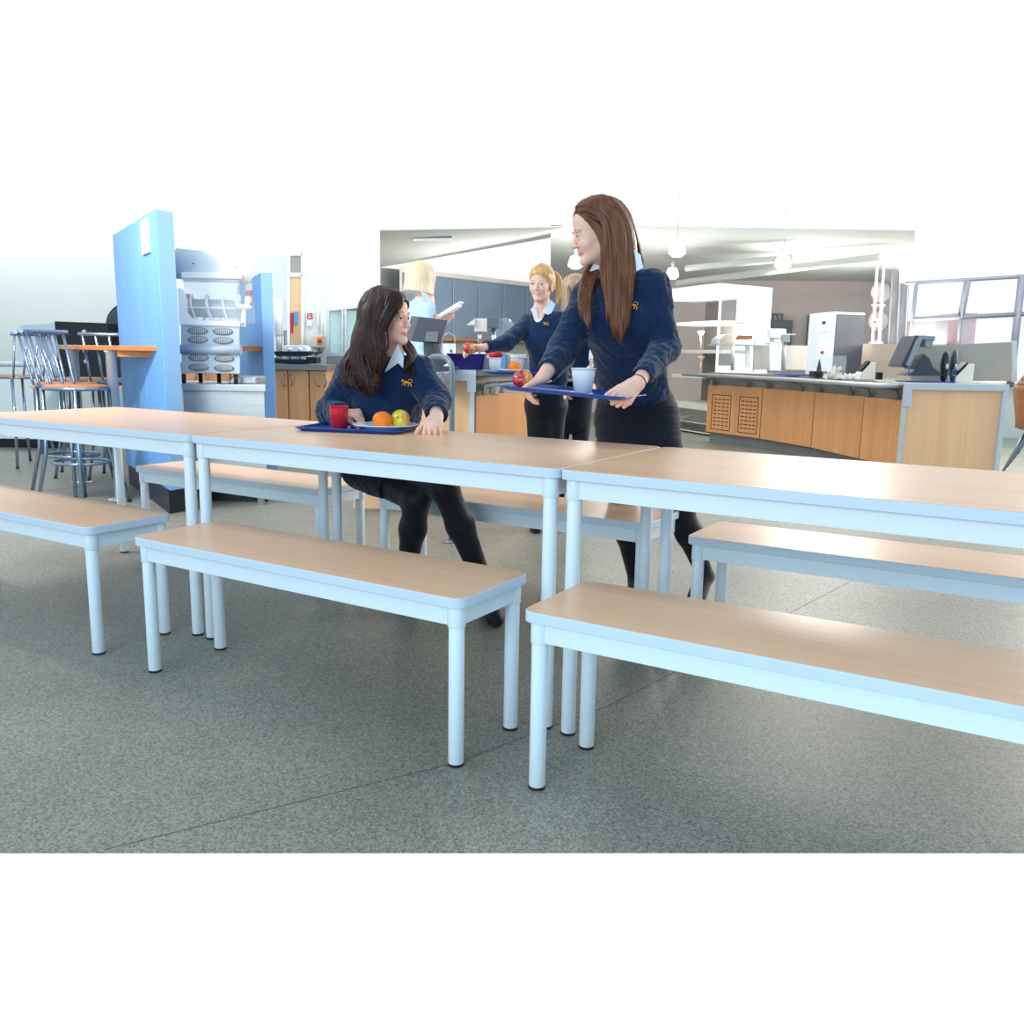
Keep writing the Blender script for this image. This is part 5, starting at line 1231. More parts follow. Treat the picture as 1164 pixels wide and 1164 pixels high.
for i, (u0, u1) in enumerate(edges):
    xa, xb = G(u0, 430, dw_ + .03).x, G(u1, 430, dw_ + .03).x
    lb = ('beech cupboard behind the slush machine, first beside the blue pillar', 'beech cupboard seen between the slush machine feet', 'beech cupboard unit hidden mostly behind the slush machine', 'beech cupboard under the worktop, wide door left of the paired handles', 'beech cupboard under the worktop, right of the paired handles', 'beech cupboard under the worktop, next to the seated girl')[i]
    t = thing('cupboard', lb, 'cupboard', ((xa + xb) / 2, dw_ + .3, 0), 0, 'cupboards under the worktop')
    MB().box(((xa + xb) / 2, dw_ + .33, .08 + (zc - .08) / 2), (xb - xa, .55, zc - .08)).build('carcass', 'counter_wood', t, True)
    MB().box(((xa + xb) / 2, dw_ + .36, .04), (xb - xa, .45, .08)).build('plinth', 'black_plastic', t, True)
    dr = MB().box(((xa + xb) / 2, dw_ + .045, .1 + (zc - .1) / 2), (xb - xa - .006, .02, zc - .11)).build('door', 'counter_wood', t, True, .002)
    hx = {0: [xb - .03], 1: [xa + .03], 3: [xb - .025], 4: [xa + .025], 5: [xb - .07, xb - .02]}.get(i, [])
    for k, x in enumerate(hx):
        z = .745; sg = 1 if (i in (1, 4) or (i == 5 and k == 1)) else -1
        m_ = MB(); m_.tube([(x, dw_ + .035, z + .06), (x + sg * .02, dw_ + .01, z + .045), (x + sg * .034, dw_ + .0, z), (x + sg * .02, dw_ + .01, z - .045), (x, dw_ + .035, z - .06)], .007, 8); m_.build('handle', 'steel_dark', t, True).parent = dr
# toaster, grill, flask
zt = zw + .031; t = thing('toaster', 'white four slot toaster on the worktop behind the black grill', 'toaster', (G(335, 405, dw_ + .4).x, dw_ + .4, zt))
x0, x1 = G(321, 400, dw_ + .35).x, G(350, 400, dw_ + .35).x
q = rrect(x0, zt + .01, x1, zt + .20, .05, 6); m_ = MB(); n_ = len(q)
m_.slab([Vector((x, dw_ + .33, z)) for x, z in q], (0, .2, 0)); m_.build('body', 'white', t, True, .008)
for u in (329.5, 341): m_ = MB(); m_.box((G(u, 395, dw_ + .33).x, dw_ + .325, zt + .10), (.008, .01, .11)); m_.build('lever_slot', 'dark_plastic', t, True); m_ = MB(); m_.lathe([(.018, 0), (.018, .015)], (G(u, 391, dw_ + .33).x, dw_ + .325, zt + .155), 14, Matrix.Rotation(PI / 2, 3, 'X')); m_.build('lever', 'white', t, True)
t = thing('contact_grill', 'black contact grill with sloping lid and handle on the worktop', 'grill', (G(335, 410, dw_ + .12).x, dw_ + .12, zt))
m_ = MB(); d_ = dw_ + .03
m_.slab([G(309, 399.3, d_), G(350, 399.3, d_), G(350, 403, d_), G(346, 405, d_), G(314, 405, d_)], (0, .26, 0)); m_.build('lid', 'black_plastic', t, True, .004)
m_ = MB(); xa, xb = G(311, 408, d_).x, G(347, 408, d_).x; m_.box(((xa + xb) / 2, d_ + .14, zt + .028), (xb - xa, .26, .045)); m_.build('base', 'black_plastic', t, True, .006)
m_ = MB(); xa, xb = G(347, 408, d_).x, G(359, 408, d_).x; m_.box(((xa + xb) / 2, d_ + .14, zt + .045), (xb - xa, .22, .07)); m_.build('hinge_block', 'black_plastic', t, True, .01)
m_ = MB(); m_.tube([G(351, 400, d_), G(358, 401.5, d_), G(366, 399.5, d_ - .03)], [.014, .012, .017], 10); m_.build('handle', 'dark_plastic', t, True)
tag(MB().tube([G(316, 407, d_ - .01), G(308, 408.5, d_ - .02), G(304, 405, d_ + .02), G(309, 404.5, d_ + .05)], .006, 8).build('cable', 'black_plastic'), 'thin black cable beside the contact grill', 'cable')
p = G(316.5, 372, 10.0); t = thing('paper_roll_holder', 'white upright paper roll column behind the blue partition', 'dispenser', (p.x, p.y, zt))
MB().cyl((p.x, 10.0, zt), (p.x, 10.0, 1.4), .035).build('stand', 'steel', t, True); MB().cyl((p.x, 10.0, 1.22), (p.x, 10.0, 1.62), .045).build('roll', 'white', t, True); p = G(324.5, 385, 10.0); MB().cyl((p.x, 10.0, zt), (p.x, 10.0, 1.28), .018).build('post', 'steel_dark', t, True)
# ---------------------------------------------------------------- till counter in the middle
dc = 5.75
ZC = .955
t = thing('till_counter', 'till counter with pale grey top and beech front, blue tub standing on it', 'counter', (G(510, 480, dc).x, dc + .3, 0))
xa, xb = G(484, 430, dc).x, G(541, 430, dc).x
MB().box(((xa + xb) / 2 - .25, dc + .32, ZC - .02), (xb - xa + .5, .66, .04)).build('top', 'frame_paint', t, True, .003)
m_ = MB(); m_.box(((xa + xb) / 2 - .25, dc + .0, ZC - .045), (xb - xa + .5, .03, .05)); m_.slab([G(531, 446, dc - .018), G(541, 446, dc - .018), G(541, 424, dc - .018), G(531, 424, dc - .018)], (0, .03, 0)); m_.build('fascia', 'frame_paint', t, True, .002)
MB().box(((xa + xb) / 2 - .26, dc + .05, ZC / 2 - .02), (xb - xa + .46, .04, ZC - .10)).build('front_panel', 'pale_wood', t, True)
p = G(536.5, 470, dc); MB().box((p.x, dc + .01, .43), (.03, .05, .86)).build('corner_post', 'frame_paint', t, True)
# the steel tray run to the right of it
xe = G(606, 440, 6.3).x; xs = G(541, 440, dc).x
t = thing('serving_counter', 'beech fronted serving counter with dark steel tray shelf right of the till', 'counter', ((xs + xe) / 2, 6.3, 0))
e0, e1 = Vector((xs, dc + .04, 0)), Vector((xe, dc + .62, 0)); dd = (e1 - e0).normalized(); nn = Vector((dd.y, -dd.x, 0))
def run(s0, s1, z0, z1, off, th, name, m, bev=0):
    a, b = e0 + dd * s0 + nn * off, e0 + dd * s1 + nn * off; return MB().slab([a + Vector((0, 0, z0)), b + Vector((0, 0, z0)), b + Vector((0, 0, z1)), a + Vector((0, 0, z1))], -nn * th).build(name, m, t, True, bevel=bev)
Lr = (e1 - e0).length
run(0, Lr, .10, .79, 0, .04, 'front_panel', 'counter_wood'); run(0, Lr, .79, .92, -.02, .05, 'upper_band', 'steel_dark'); run(-.0, .30, .925, .945, .82, .80, 'tray_shelf', 'steel_dark', .003); run(-.0, Lr, .92, .945, .06, .60, 'worktop', 'steel')
for s_ in (.07, .15, .27):
    a = e0 + dd * s_; m_ = MB(); m_.tube([a + nn * .02 + Vector((0, 0, .80)), a + nn * .03 + Vector((0, 0, .86)), a + nn * .70 + Vector((0, 0, .918))], [.02, .018, .012], 10); m_.build('bracket', 'chrome', t, True)
run(0, Lr, 0, .10, -.06, .03, 'kick_board', 'steel_dark')
# tub with fruit
p0 = G(531, 417, dc + .18); t = thing('blue_tub', 'deep dark blue plastic tub of fruit on the till counter', 'tub', (p0.x, p0.y, ZC))
def tub(wb, db, wt, dt, h):
    m_ = MB(); R_ = [(wb, db, 0), (wt, dt, h), (wt + .014, dt + .014, h), (wt + .014, dt + .014, h + .006), (wt - .008, dt - .008, h + .006), (wb - .008, db - .008, .006)]
    vs = []
    for w, d, z in R_: vs += [(x + 0, y, z) for x, y in rrect(-w / 2, -d / 2, w / 2, d / 2, .025, 3)]
    n = len(vs) // 6; fs = [(k * n + a, k * n + (a + 1) % n, (k + 1) * n + (a + 1) % n, (k + 1) * n + a) for k in range(5) for a in range(n)] + [list(range(n))[::-1], [5 * n + a for a in range(n)]]
    m_._add(vs, fs); return m_
ww = G(553, 410, dc + .05).x - G(509, 410, dc + .05).x
o = tub(ww * .86, .26, ww, .32, .098).build('tub_body', 'tub_blue', t)
apple('apple', 'red apple held by the fair haired girl over the blue tub', G(533, 396, 4.98), .035, 'apple_red', (.4, .2, 0))
apple('apple', 'red apple lying in the blue tub below the girl hand', Vector((p0.x - .02, p0.y - .05, ZC + .075)), .036, 'apple_red', (.8, .2, 0), )
orange('orange lying in the blue tub under the apple', Vector((p0.x + .03, p0.y + .05, ZC + .05)), .036)
# tray with cup, plate and orange in front of the fair girl
M4 = Matrix.Translation(Vector((G(585, 424, 5.0).x, 5.14, .947))) @ Matrix.Rotation(R(8), 4, 'Z')
tray('tray', 'blue tray on the serving shelf in front of the fair haired girl', M4, .36, .27)
cup('paper_cup', 'white paper cup on the shelf tray of the fair haired girl', Vector((G(562.5, 422, 5.05).x, 5.06, .952)), .027, .037, .088, 'white', 0, 'white paper cups')
plate('white plate on the shelf tray of the fair haired girl', Vector((G(581, 422, 5.1).x, 5.10, .952)), .10)
orange('orange on the plate of the shelf tray', Vector((G(584.5, 418, 5.05).x, 5.05, .958 + .033)), .033)
cup('paper_cup', 'grey paper cup standing behind the orange by the fair haired girl', Vector((G(595.5, 418, 5.5).x, 5.5, .945)), .030, .038, .095, 'silver_paint', 0)
tag(MB().ellip(G(563.5, 403, 5.32), (.045, .045, .03), 16).build('tomato', 'red'), 'red tomato just behind the white paper cup', 'tomato')
p = G(571, 417, 5.62); tag(MB().box((p.x, 5.62, ZC + .05), (.045, .08, .12)).build('blue_carton', 'blue_paint', None, bevel=.003), 'small blue carton behind the white cup', 'carton')
p = G(577.5, 417, 5.66); tag(MB().box((p.x, 5.66, ZC + .05), (.035, .08, .12)).build('pink_carton', 'cream', None, bevel=.003), 'small pale carton right of the blue carton', 'carton')
for k in range(7):
    p = G(585.5, 417, 5.85); m_ = MB(); m_.lathe([(.05, 0), (.075, .012), (.075, .015), (.04, .006)], (p.x, 5.85, ZC - .008 + .0165 * k), 24)
    tag(m_.build('bowl', 'white'), 'white dish in the stack behind the orange', 'bowl', 'stacked white dishes')
# weighing scale with post display, dome and bottles on the counter behind
t = thing('food_slicer', 'steel food slicer with dark square head and round guard on the counter', 'slicer', (G(558, 400, 6.1).x, 6.1, ZC))
sl = lambda u0, v0, u1, v1, d, th, n_, m_, b_=0: MB().slab([G(u0, v1, d), G(u1, v1, d), G(u1, v0, d), G(u0, v0, d)], (0, th, 0)).build(n_, m_, t, True, bevel=b_)
sl(553.5, 361, 567, 373, 6.0, .12, 'head', 'grey_plastic', .004); sl(539, 362, 554, 377, 6.02, .1, 'arm', 'cream', .004)
m_ = MB(); m_.tube([G(561, 373, 6.06), G(561, 400, 6.06)], .016, 14); m_.tube([G(545, 377, 6.06), G(545, 392, 6.06)], .013, 14); m_.build('post', 'chrome', t, True)
m_ = MB(); m_.lathe([(.075, 0), (.06, .03), (.02, .045)], G(573, 374, 6.1), 28, Matrix.Rotation(PI / 2, 3, 'X')); m_.build('guard', 'clear_plastic', t, True)
m_ = MB(); m_.slab([G(530, 369.5, 6.0), G(540, 369.5, 6.0), G(540, 362, 6.0)], (0, .08, 0)); m_.build('pointer', 'cream', t, True); p = G(555, 400, 6.1); MB().box((p.x, 6.12, ZC + .04), (.24, .2, .08)).build('base', 'silver_paint', t, True, .01)
for i, (u, w_, lb) in enumerate(((534, .045, 'clear shaker jar behind the blue tub, left'), (541, .05, 'clear shaker jar behind the blue tub, middle'), (549, .04, 'clear shaker jar behind the blue tub, right'))):
    p = G(u, 400, 5.98); t = thing('jar', lb, 'jar', (p.x, 5.98, ZC)); m_ = MB(); m_.lathe([(w_ / 2, 0), (w_ / 2, .07), (w_ * .4, .085)], (0, 0, 0), 18); m_.build('glass', 'clear_plastic', t); MB().lathe([(w_ * .4, .085), (w_ * .42, .11), (.01, .115)], (0, 0, 0), 18).build('lid', 'white', t)
p = G(510, 400, 6.15); t = thing('jug', 'small light blue jug with wire handle behind the till', 'jug', (p.x, 6.15, ZC))
MB().lathe([(.05, 0), (.048, .02), (.048, .17), (.044, .17), (.044, .03)], (0, 0, 0), 24).build('body', 'frame_paint', t); MB().tube([(-.045, 0, .16), (-.04, 0, .22), (0, 0, .245), (.04, 0, .22), (.045, 0, .16)], .004, 8).build('handle', 'steel', t); MB().box((.02, -.049, .12), (.012, .004, .018)).build('badge', 'dark_plastic', t)
p = G(551, 398, 6.6); tag(MB().box((p.x, 6.62, ZC + .04), (.5, .2, .10)).build('cream_box', 'cream', None, bevel=.01), 'long cream box at the back of the counter', 'box')
# till: screen seen from behind
t = thing('till', 'dark grey till screen seen from behind on a sloping stand', 'till', (G(495, 412, 5.55).x, 5.62, ZC))
m_ = MB(); A_, B_, C_, D_ = G(467, 388, 5.42), G(501, 391, 5.42), G(509.5, 364, 5.62), G(476, 360, 5.62); m_.slab([A_, B_, C_, D_], (-.06, .10, .01)); m_.build('screen', 'dark_plastic', t, True, .006)
m_ = MB(); m_.slab([G(483, 388, 5.395), G(497, 389, 5.395), G(497.5, 377, 5.47), G(484.5, 377, 5.47)], (0, .03, 0)); m_.build('back_plate', 'grey_plastic', t, True, .004)
m_ = MB(); m_.tube([G(490, 384, 5.52), G(491, 400, 5.56), G(497, 416, 5.6)], [.05, .055, .075], 4); m_.build('stand', 'grey_plastic', t, True, .006)
m_ = MB(); p = G(497, 416, 5.6); m_.box((p.x + .0, 5.62, ZC + .012), (.26, .22, .024)); m_.build('base', 'dark_plastic', t, True, .006)
# grey tube rail and basin by the till
t = thing('queue_rail', 'grey curved tube rail standing before the till counter', 'rail', (G(514, 500, 4.9).x, 4.9, 0))
u = 514; g = lambda u, v, d=4.9: G(u, v, d)
m_ = MB(); m_.tube([g(488, 414, 5.3), g(488.5, 408, 5.2), g(493, 405, 5.1), g(503, 405, 5.0), g(509, 408, 4.95), g(513, 414, 4.9), g(514, 424), Vector((g(514, 424).x, 4.9, .3)), Vector((g(514, 424).x, 4.9, .012))], .0155, 14); m_.build('tube', 'grey_tube', t, True)
MB().lathe([(.05, 0), (.05, .008), (.02, .012)], (g(514, 424).x, 4.9, 0), 20).build('base_plate', 'grey_tube', t, True)
c = G(492, 424, 5.45); t = thing('basin', 'pale grey oval bowl shelf hanging at the till counter front', 'bowl', c); m_ = MB(); m_.lathe([(.03, -.10), (.07, -.08), (.105, -.02), (.115, 0), (.118, .008), (.105, .008), (.09, -.02), (.02, -.07)], c, 28); m_.build('bowl', 'silver_paint', t, True); MB().tube([G(502, 423, 5.38), G(508, 433, 5.1), G(513, 436, 4.93)], .003, 6).build('wire', 'dark_plastic', t, True)
# ---------------------------------------------------------------- serving counter on the right
F0 = [G(802, 485, 11.25), G(863.5, 494, 10.35), G(922, 504, 9.40), G(976.5, 517, 8.40), G(1026, 526, 7.72)]
F0 = [Vector((p.x, p.y, 0)) for p in F0]
def off(P, o):
    out = []
    for i in range(len(P)):
        a = (P[min(i + 1, len(P) - 1)] - P[max(i - 1, 0)]).normalized(); out.append(P[i] + Vector((a.y, -a.x, 0)) * o)
    return out
t = thing('serving_counter', 'curved serving counter with beech panels and steel tray rail on the right', 'counter', (F0[2].x, F0[2].y, 0))
lbs = ['counter_panel'] * 4
vents = None
for i in range(4):
    a, b = F0[i], F0[i + 1]; d_ = (b - a).normalized(); a, b = a + d_ * .008, b - d_ * .008; n = Vector((-d_.y, d_.x, 0)) * .02
    pn = MB().slab([a + Vector((0, 0, .125)), b + Vector((0, 0, .125)), b + Vector((0, 0, .715)), a + Vector((0, 0, .715))], n).build('counter_panel', 'counter_wood', t, True, .002)
    if i == 0:
        Lp = (b - a).length; f = -n.normalized() * .004
        for s0, s1 in ((.10, .46), (.62, .95)):
            P = lambda s, z, o=.002: a + d_ * Lp * s - n.normalized() * o + Vector((0, 0, z))
            m_ = MB()
            for q0, q1 in ((P(s0, .17), P(s1, .17)), (P(s1, .17), P(s1, .60)), (P(s1, .60), P(s0, .60)), (P(s0, .60), P(s0, .17))): m_.tube([q0, q1], .004, 4)
            gl = m_.build('vent_frame', 'black_plastic', t, True); gl.parent = pn
            m_ = MB()
            for r_ in range(8):
                for c_ in range(4):
                    s = s0 + (s1 - s0) * (.18 + c_ * .215); z = .225 + r_ * .046; m_.tube([P(s - .022, z), P(s + .022, z)], .0055, 4)
            m_.build('vent_slots', 'black_plastic', t, True).parent = pn
for nm, o, z0, z1, th, m_n in (('kick_board', -.07, 0, .125, .02, 'steel_dark'), ('upper_band', -.03, .715, .845, .02, 'steel_dark'), ('carcass', -.035, .13, .71, .1, 'black_plastic')):
    P = off(F0, o); Q = off(F0, o - th); m_ = MB()
    for i in range(4): m_.prism([(P[i].x, P[i].y), (P[i + 1].x, P[i + 1].y), (Q[i + 1].x, Q[i + 1].y), (Q[i].x, Q[i].y)], z0, z1)
    m_.build(nm, m_n, t, True)
P = off(F0, .0); Q = off(F0, -.75); m_ = MB()
for i in range(4): m_.prism([(P[i].x, P[i].y), (P[i + 1].x, P[i + 1].y), (Q[i + 1].x, Q[i + 1].y), (Q[i].x, Q[i].y)], .845, .875)
m_.build('worktop', 'steel_dark', t, True, .003)
Pr = off(F0, .26); Pr[0] = Pr[0] + (Pr[0] - Pr[1]).normalized() * .18; Pr[-1] = Pr[-1] + (Pr[-2] - Pr[-1]).normalized() * .1
m_ = MB(); Qr = off(F0, .06)
m_.tube([p + Vector((0, 0, .842)) for p in Pr] + [Qr[-1] + Vector((0, 0, .842))], .022, 12)
for i in range(4): m_.prism([(Pr[i].x, Pr[i].y), (Pr[i + 1].x, Pr[i + 1].y), (Qr[i + 1].x, Qr[i + 1].y), (Qr[i].x, Qr[i].y)], .835, .852)
m_.build('tray_rail', 'steel', t, True)
for i in range(4):
    for s in (.12, .75):
        a = F0[i].lerp(F0[i + 1], s); d_ = (F0[i + 1] - F0[i]).normalized(); n = Vector((d_.y, -d_.x, 0))
        m_ = MB(); m_.tube([a + n * .0 + Vector((0, 0, .72)), a + n * .02 + Vector((0, 0, .80)), a + n * .24 + Vector((0, 0, .835))], [.028, .022, .014], 8); m_.build('bracket', 'steel_dark', t, True)
# till end of the counter
de = 7.62; x0, x1 = G(1028, 440, de).x, G(1146, 440, de).x; ze = G(1040, 432, de).z; ze = .872
t = thing('till_station', 'pale beech end unit of the serving counter with grey steel frame', 'counter', ((x0 + x1) / 2, de + .3, 0))
MB().box(((x0 + x1) / 2, de + .03, ze / 2), (x1 - x0 - .02, .03, ze - .04)).build('front_panel', 'pale_wood', t, True)
m_ = MB(); m_.box(((x0 + x1) / 2, de, ze - .029), (x1 - x0, .035, .056)); m_.box((x0 + .032, de - .003, ze - .102), (.062, .04, .20)); m_.box((x1 - .023, de + .003, ze / 2 - .03), (.042, .035, ze - .058)); m_.box((x0 + .014, de + .003, ze / 2 - .1), (.026, .035, ze - .21)); m_.build('frame', 'silver_paint', t, True, .002)
MB().box(((x0 + x1) / 2, de + .35, ze - .012), (x1 - x0, .7, .024)).build('worktop', 'steel', t, True, .002)
MB().box((x1 - .02, de + .35, ze / 2), (.03, .66, ze - .04)).build('side_panel', 'pale_wood', t, True)
ds_ = 8.35
t = thing('back_screen', 'low steel splash screen behind the till on the right', 'screen', (G(1090, 430, ds_).x, ds_, .8))
MB().slab([G(1036, 433, ds_), G(1154, 433, ds_ - .35), G(1154, 388.5, ds_ - .35), G(1036, 394, ds_)], (0, .03, 0)).build('panel', 'screen_grey', t, True); MB().slab([G(1152, 434, ds_ - .37), G(1156, 434, ds_ - .37), G(1156, 387, ds_ - .37), G(1152, 387, ds_ - .37)], (0, .04, 0)).build('end_post', 'silver_paint', t, True)
t = thing('back_screen', 'brighter steel splash screen behind the card reader, left of the till', 'screen', (G(1006, 430, 9.3).x, 9.3, .8))
MB().slab([G(977, 425, 9.7), G(1037, 433, 8.45), G(1037, 391.5, 8.45), G(979, 390.5, 9.7)], (0, .03, 0)).build('panel', 'screen_warm', t, True)
# till on it
t = thing('till', 'grey till terminal seen from the side on a curved foot', 'till', (G(1050, 428, 7.85).x, 7.85, ze)); d_ = 7.8
m_ = MB(); m_.slab([G(1024, 416, d_), G(1029, 418, d_), G(1033, 417, d_), G(1048, 385.5, d_), G(1046, 381.5, d_), G(1041, 381, d_)], (0, .28, 0)); m_.build('screen', 'dark_plastic', t, True, .008)
m_ = MB(); m_.slab([G(1034, 417, d_ - .01), G(1049, 386, d_ - .01), G(1063.5, 387, d_ - .01), G(1064, 382, d_ - .01), G(1047, 381, d_ - .01), G(1042, 386, d_ - .01), G(1030, 415, d_ - .01)], (0, .25, 0)); m_.slab([G(1052, 394, d_), G(1059.5, 395, d_), G(1063, 384, d_), G(1052, 384, d_)], (0, .2, 0)); m_.build('housing', 'till_grey', t, True, .006)
m_ = MB(); m_.slab([G(1032, 427, d_ + .02), G(1041, 420, d_ + .02), G(1047, 408, d_ + .02), G(1051, 402, d_ + .02), G(1057, 407, d_ + .02), G(1061, 417, d_ + .02), G(1073, 427, d_ + .02)], (0, .24, 0)); m_.build('foot', 'dark_plastic', t, True, .006)
MB().box((G(1058, 428, d_).x, d_ + .1, ze + .006), (.44, .22, .012)).build('mat', 'tray_blue', t, True)
tag(MB().tube([G(1086, 427.5, d_ - .04), G(1082, 426, d_ - .04), G(1083, 421, d_ - .04), G(1087, 419.5, d_ - .04)], .006, 8).build('cable', 'tray_blue'), 'blue cable loop beside the card reader', 'cable')
tag(MB().tube([G(1034, 427.5, d_ - .04), G(1033, 422, d_ - .04), G(1034, 418, d_)], .006, 8).build('cable', 'tray_blue'), 'blue cable at the left of the till foot', 'cable')
for u0, u1, v0, lb in ((1069.5, 1078, 406, 'dark oval speaker, left of the pair beside the till'), (1080.5, 1087, 405, 'blue grey oval speaker, right of the pair beside the till')):
    c = (G(u0, v0, d_ + .05) + G(u1, 427, d_ + .05)) / 2; r_ = (G(u1, v0, d_ + .05) - G(u0, v0, d_ + .05)).x / 2
    t = thing('speaker', lb, 'speaker', (c.x, c.y, ze)); MB().ellip(c, (r_, .05, (c.z - ze)), 18).build('body', 'dark_plastic' if u0 > 1075 else 'black_plastic', t, True); MB().ellip(c + Vector((0, -.047, .0)), (r_ * .4, .01, r_ * .8), 10).build('grille', 'silver_paint', t, True)
def reader(u0, u1, v0, d, z, label):
    a, b = G(u0, v0, d), G(u1, v0, d); t = thing('card_reader', label, 'card reader', ((a.x + b.x) / 2, d, z)); w = b.x - a.x; h = a.z - z
    m_ = MB(); m_.slab([Vector((a.x, d, z)), Vector((b.x, d, z)), Vector((b.x, d, z + h)), Vector((b.x - w * .35, d, z + h)), Vector((a.x, d, z + h * .3))], (0, .14, 0)); m_.build('body', 'cream', t, True, .004)
    m_ = MB(); m_.slab([Vector((a.x + w * .1, d - .002, z + h * .45)), Vector((b.x - w * .38, d - .002, z + h * 1.02)), Vector((b.x - w * .45, d - .002, z + h * 1.1)), Vector((a.x + w * .05, d - .002, z + h * .6))], (0, .1, 0)); m_.build('keypad', 'black_plastic', t, True)
reader(1088, 1108, 413.5, d_ + .02, ze, 'cream card reader right of the two speakers'); reader(979, 996, 412, 8.55, .875, 'cream card reader on the serving counter left of the till')
c = G(1001, 420, 8.6); tag(MB().box((c.x, 8.62, .875 + .035), (.05, .06, .07)).build('pen_pot', 'black_plastic', None, bevel=.006), 'small black pot beside the left card reader', 'pot')
# chiller cabinet
dk = 11.9
t = thing('display_chiller', 'tall open front chiller with grey shelves and bright white side', 'chiller', (G(800, 490, dk).x, dk + .4, 0))
A0 = G(810, 480, dk); Af = Vector((A0.x, dk, 0)); Bf = Vector((G(755, 490, 13.1).x, 13.1, 0)); Rr = Vector((G(868, 480, 12.6).x, 12.6, 0)); bk = Rr - Af
zt = G(811, 321.5, dk).z
def pnl(a, b, z0, z1, name, m, th=None, bev=0): return MB().slab([a + Vector((0, 0, z0)), b + Vector((0, 0, z0)), b + Vector((0, 0, z1)), a + Vector((0, 0, z1))], th or Vector((0, .03, 0))).build(name, m, t, True, bevel=bev)
pnl(Af + bk * .33, Rr, .0, zt, 'side_panel', 'side_white'); pnl(Af, Af + bk * .33, zt - .15, zt, 'side_head', 'side_white'); pnl(Af, Af + bk * .04, 0, zt, 'side_frame', 'side_white'); pnl(Af + bk * .04, Af + bk * .33, .95, zt - .15, 'side_window', 'glass'); pnl(Af + bk * .04, Af + bk * .33, 0, .95, 'side_base', 'side_white')
fdv = (Bf - Af).normalized()
pnl(Bf, Af, zt - .17, zt, 'canopy', 'side_white', bk * .5); pnl(Bf + bk * .7, Af + bk * .7, .2, zt - .16, 'back_panel', 'grey_plastic_warm', bk * .03)
for v_ in (364, 397.5, 427): 
    z = G(800, v_, dk + .2).z; pnl(Bf + bk * .1, Af + bk * .1, z - .045, z, 'shelf', 'cream', bk * .55)
pnl(Bf - fdv * 0, Af, G(800, 459, dk).z - .12 - .30, G(800, 459, dk).z - .12 + .10, 'front_bin', 'cream', bk * .6); pnl(Bf, Af, .16, .34, 'grille', 'grey_plastic_warm', bk * .6); pnl(Bf, Af, .04, .15, 'plinth', 'black_plastic', bk * .6)
for v_ in (377, 406): 
    p = G(797, v_, dk + .55); m_ = MB(); m_.lathe([(.02, -.05), (.05, 0), (.045, .012)], p, 12); m_.tube([p + Vector((0, 0, -.04)), p + Vector((0, 0, -.22))], .012, 8); m_.build('scoop', 'peach', t, True)
# glass food display on the counter
dg = 10.35
t = thing('glass_display', 'glass food display with curved top on steel posts over the counter', 'display', (G(850, 420, dg).x, dg, .87)); sl = lambda u0, v0, u1, v1, d, th, n_, m_, b_=0: MB().slab([G(u0, v1, d), G(u1, v1 + (u1 - u0) * .02, d), G(u1, v0 + (u1 - u0) * .02, d), G(u0, v0, d)], (0, th, 0)).build(n_, m_, t, True, bevel=b_)
sl(816, 391, 857, 391.8, dg, .5, 'shelf_edge', 'silver_paint'); sl(817, 390.5, 876, 392.5, dg + .02, .5, 'glass_shelf', 'glass_green'); sl(816, 392, 832, 418, dg, .01, 'front_glass', 'glass')
m_ = MB()
for u in (833.5, 891): m_.tube([G(u, 384 if u > 850 else 391, dg - .1), G(u - 1, 421, dg - .1)], .022, 8)
m_.build('post', 'steel', t, True)
m_ = MB(); arc = [(817, 391), (818, 386), (822, 382.5), (827, 381), (875, 379)]; 
for (a, b_), (c_, e_) in zip(arc, arc[1:]): m_.slab([G(a, b_, dg - .1), G(c_, e_, dg - .1), G(c_, e_, dg - .1) + Vector((0, .4, 0)), G(a, b_, dg - .1) + Vector((0, .4, 0))], (0, 0, .012))
m_.build('curved_glass', 'glass_green', t, True)
sl(848, 392, 852.5, 418, dg + .25, .03, 'white_divider', 'side_white'); 
tag(MB().slab([G(836, 386, dg + .05), G(856, 386, dg + .05), G(856, 383, dg + .25), G(839, 383, dg + .25)], (0, 0, .02)).build('pastry_tray', 'orange_wood'), 'tray of orange brown pastries on the glass display', 'tray')
t = thing('splash_panel', 'cream steel panels standing along the back of the counter', 'panel', (G(890, 420, 10.2).x, 10.2, .87)); sl(857, 392, 889, 420, 10.7, .03, 'panel', 'steel_warm'); sl(893, 392.5, 927, 420, 10.3, .03, 'panel', 'steel_warm')
c = G(883, 379, 10.6); t = thing('white_printer', 'white rounded printer on the counter below the exit sign', 'printer', (c.x, 10.6, .88)); sl(876, 373.5, 894, 384, 10.6, .2, 'cover', 'white_glossy', .01); sl(880, 384, 890, 389, 10.62, .18, 'base', 'cream'); sl(875, 389, 891, 421, 10.63, .15, 'pedestal', 'white')
c = G(894, 385, 10.2); t = thing('counter_display', 'small grey display on a thin post in front of the printer', 'display', (c.x, 10.2, .88)); sl(889, 380.5, 898, 389, 10.15, .04, 'screen', 'till_grey', .004); sl(893, 379.3, 904.5, 380.6, 10.2, .1, 'arm', 'silver_paint'); MB().tube([G(892, 389, 10.2), G(891.5, 421, 10.2)], .018, 10).build('post', 'steel', t, True)
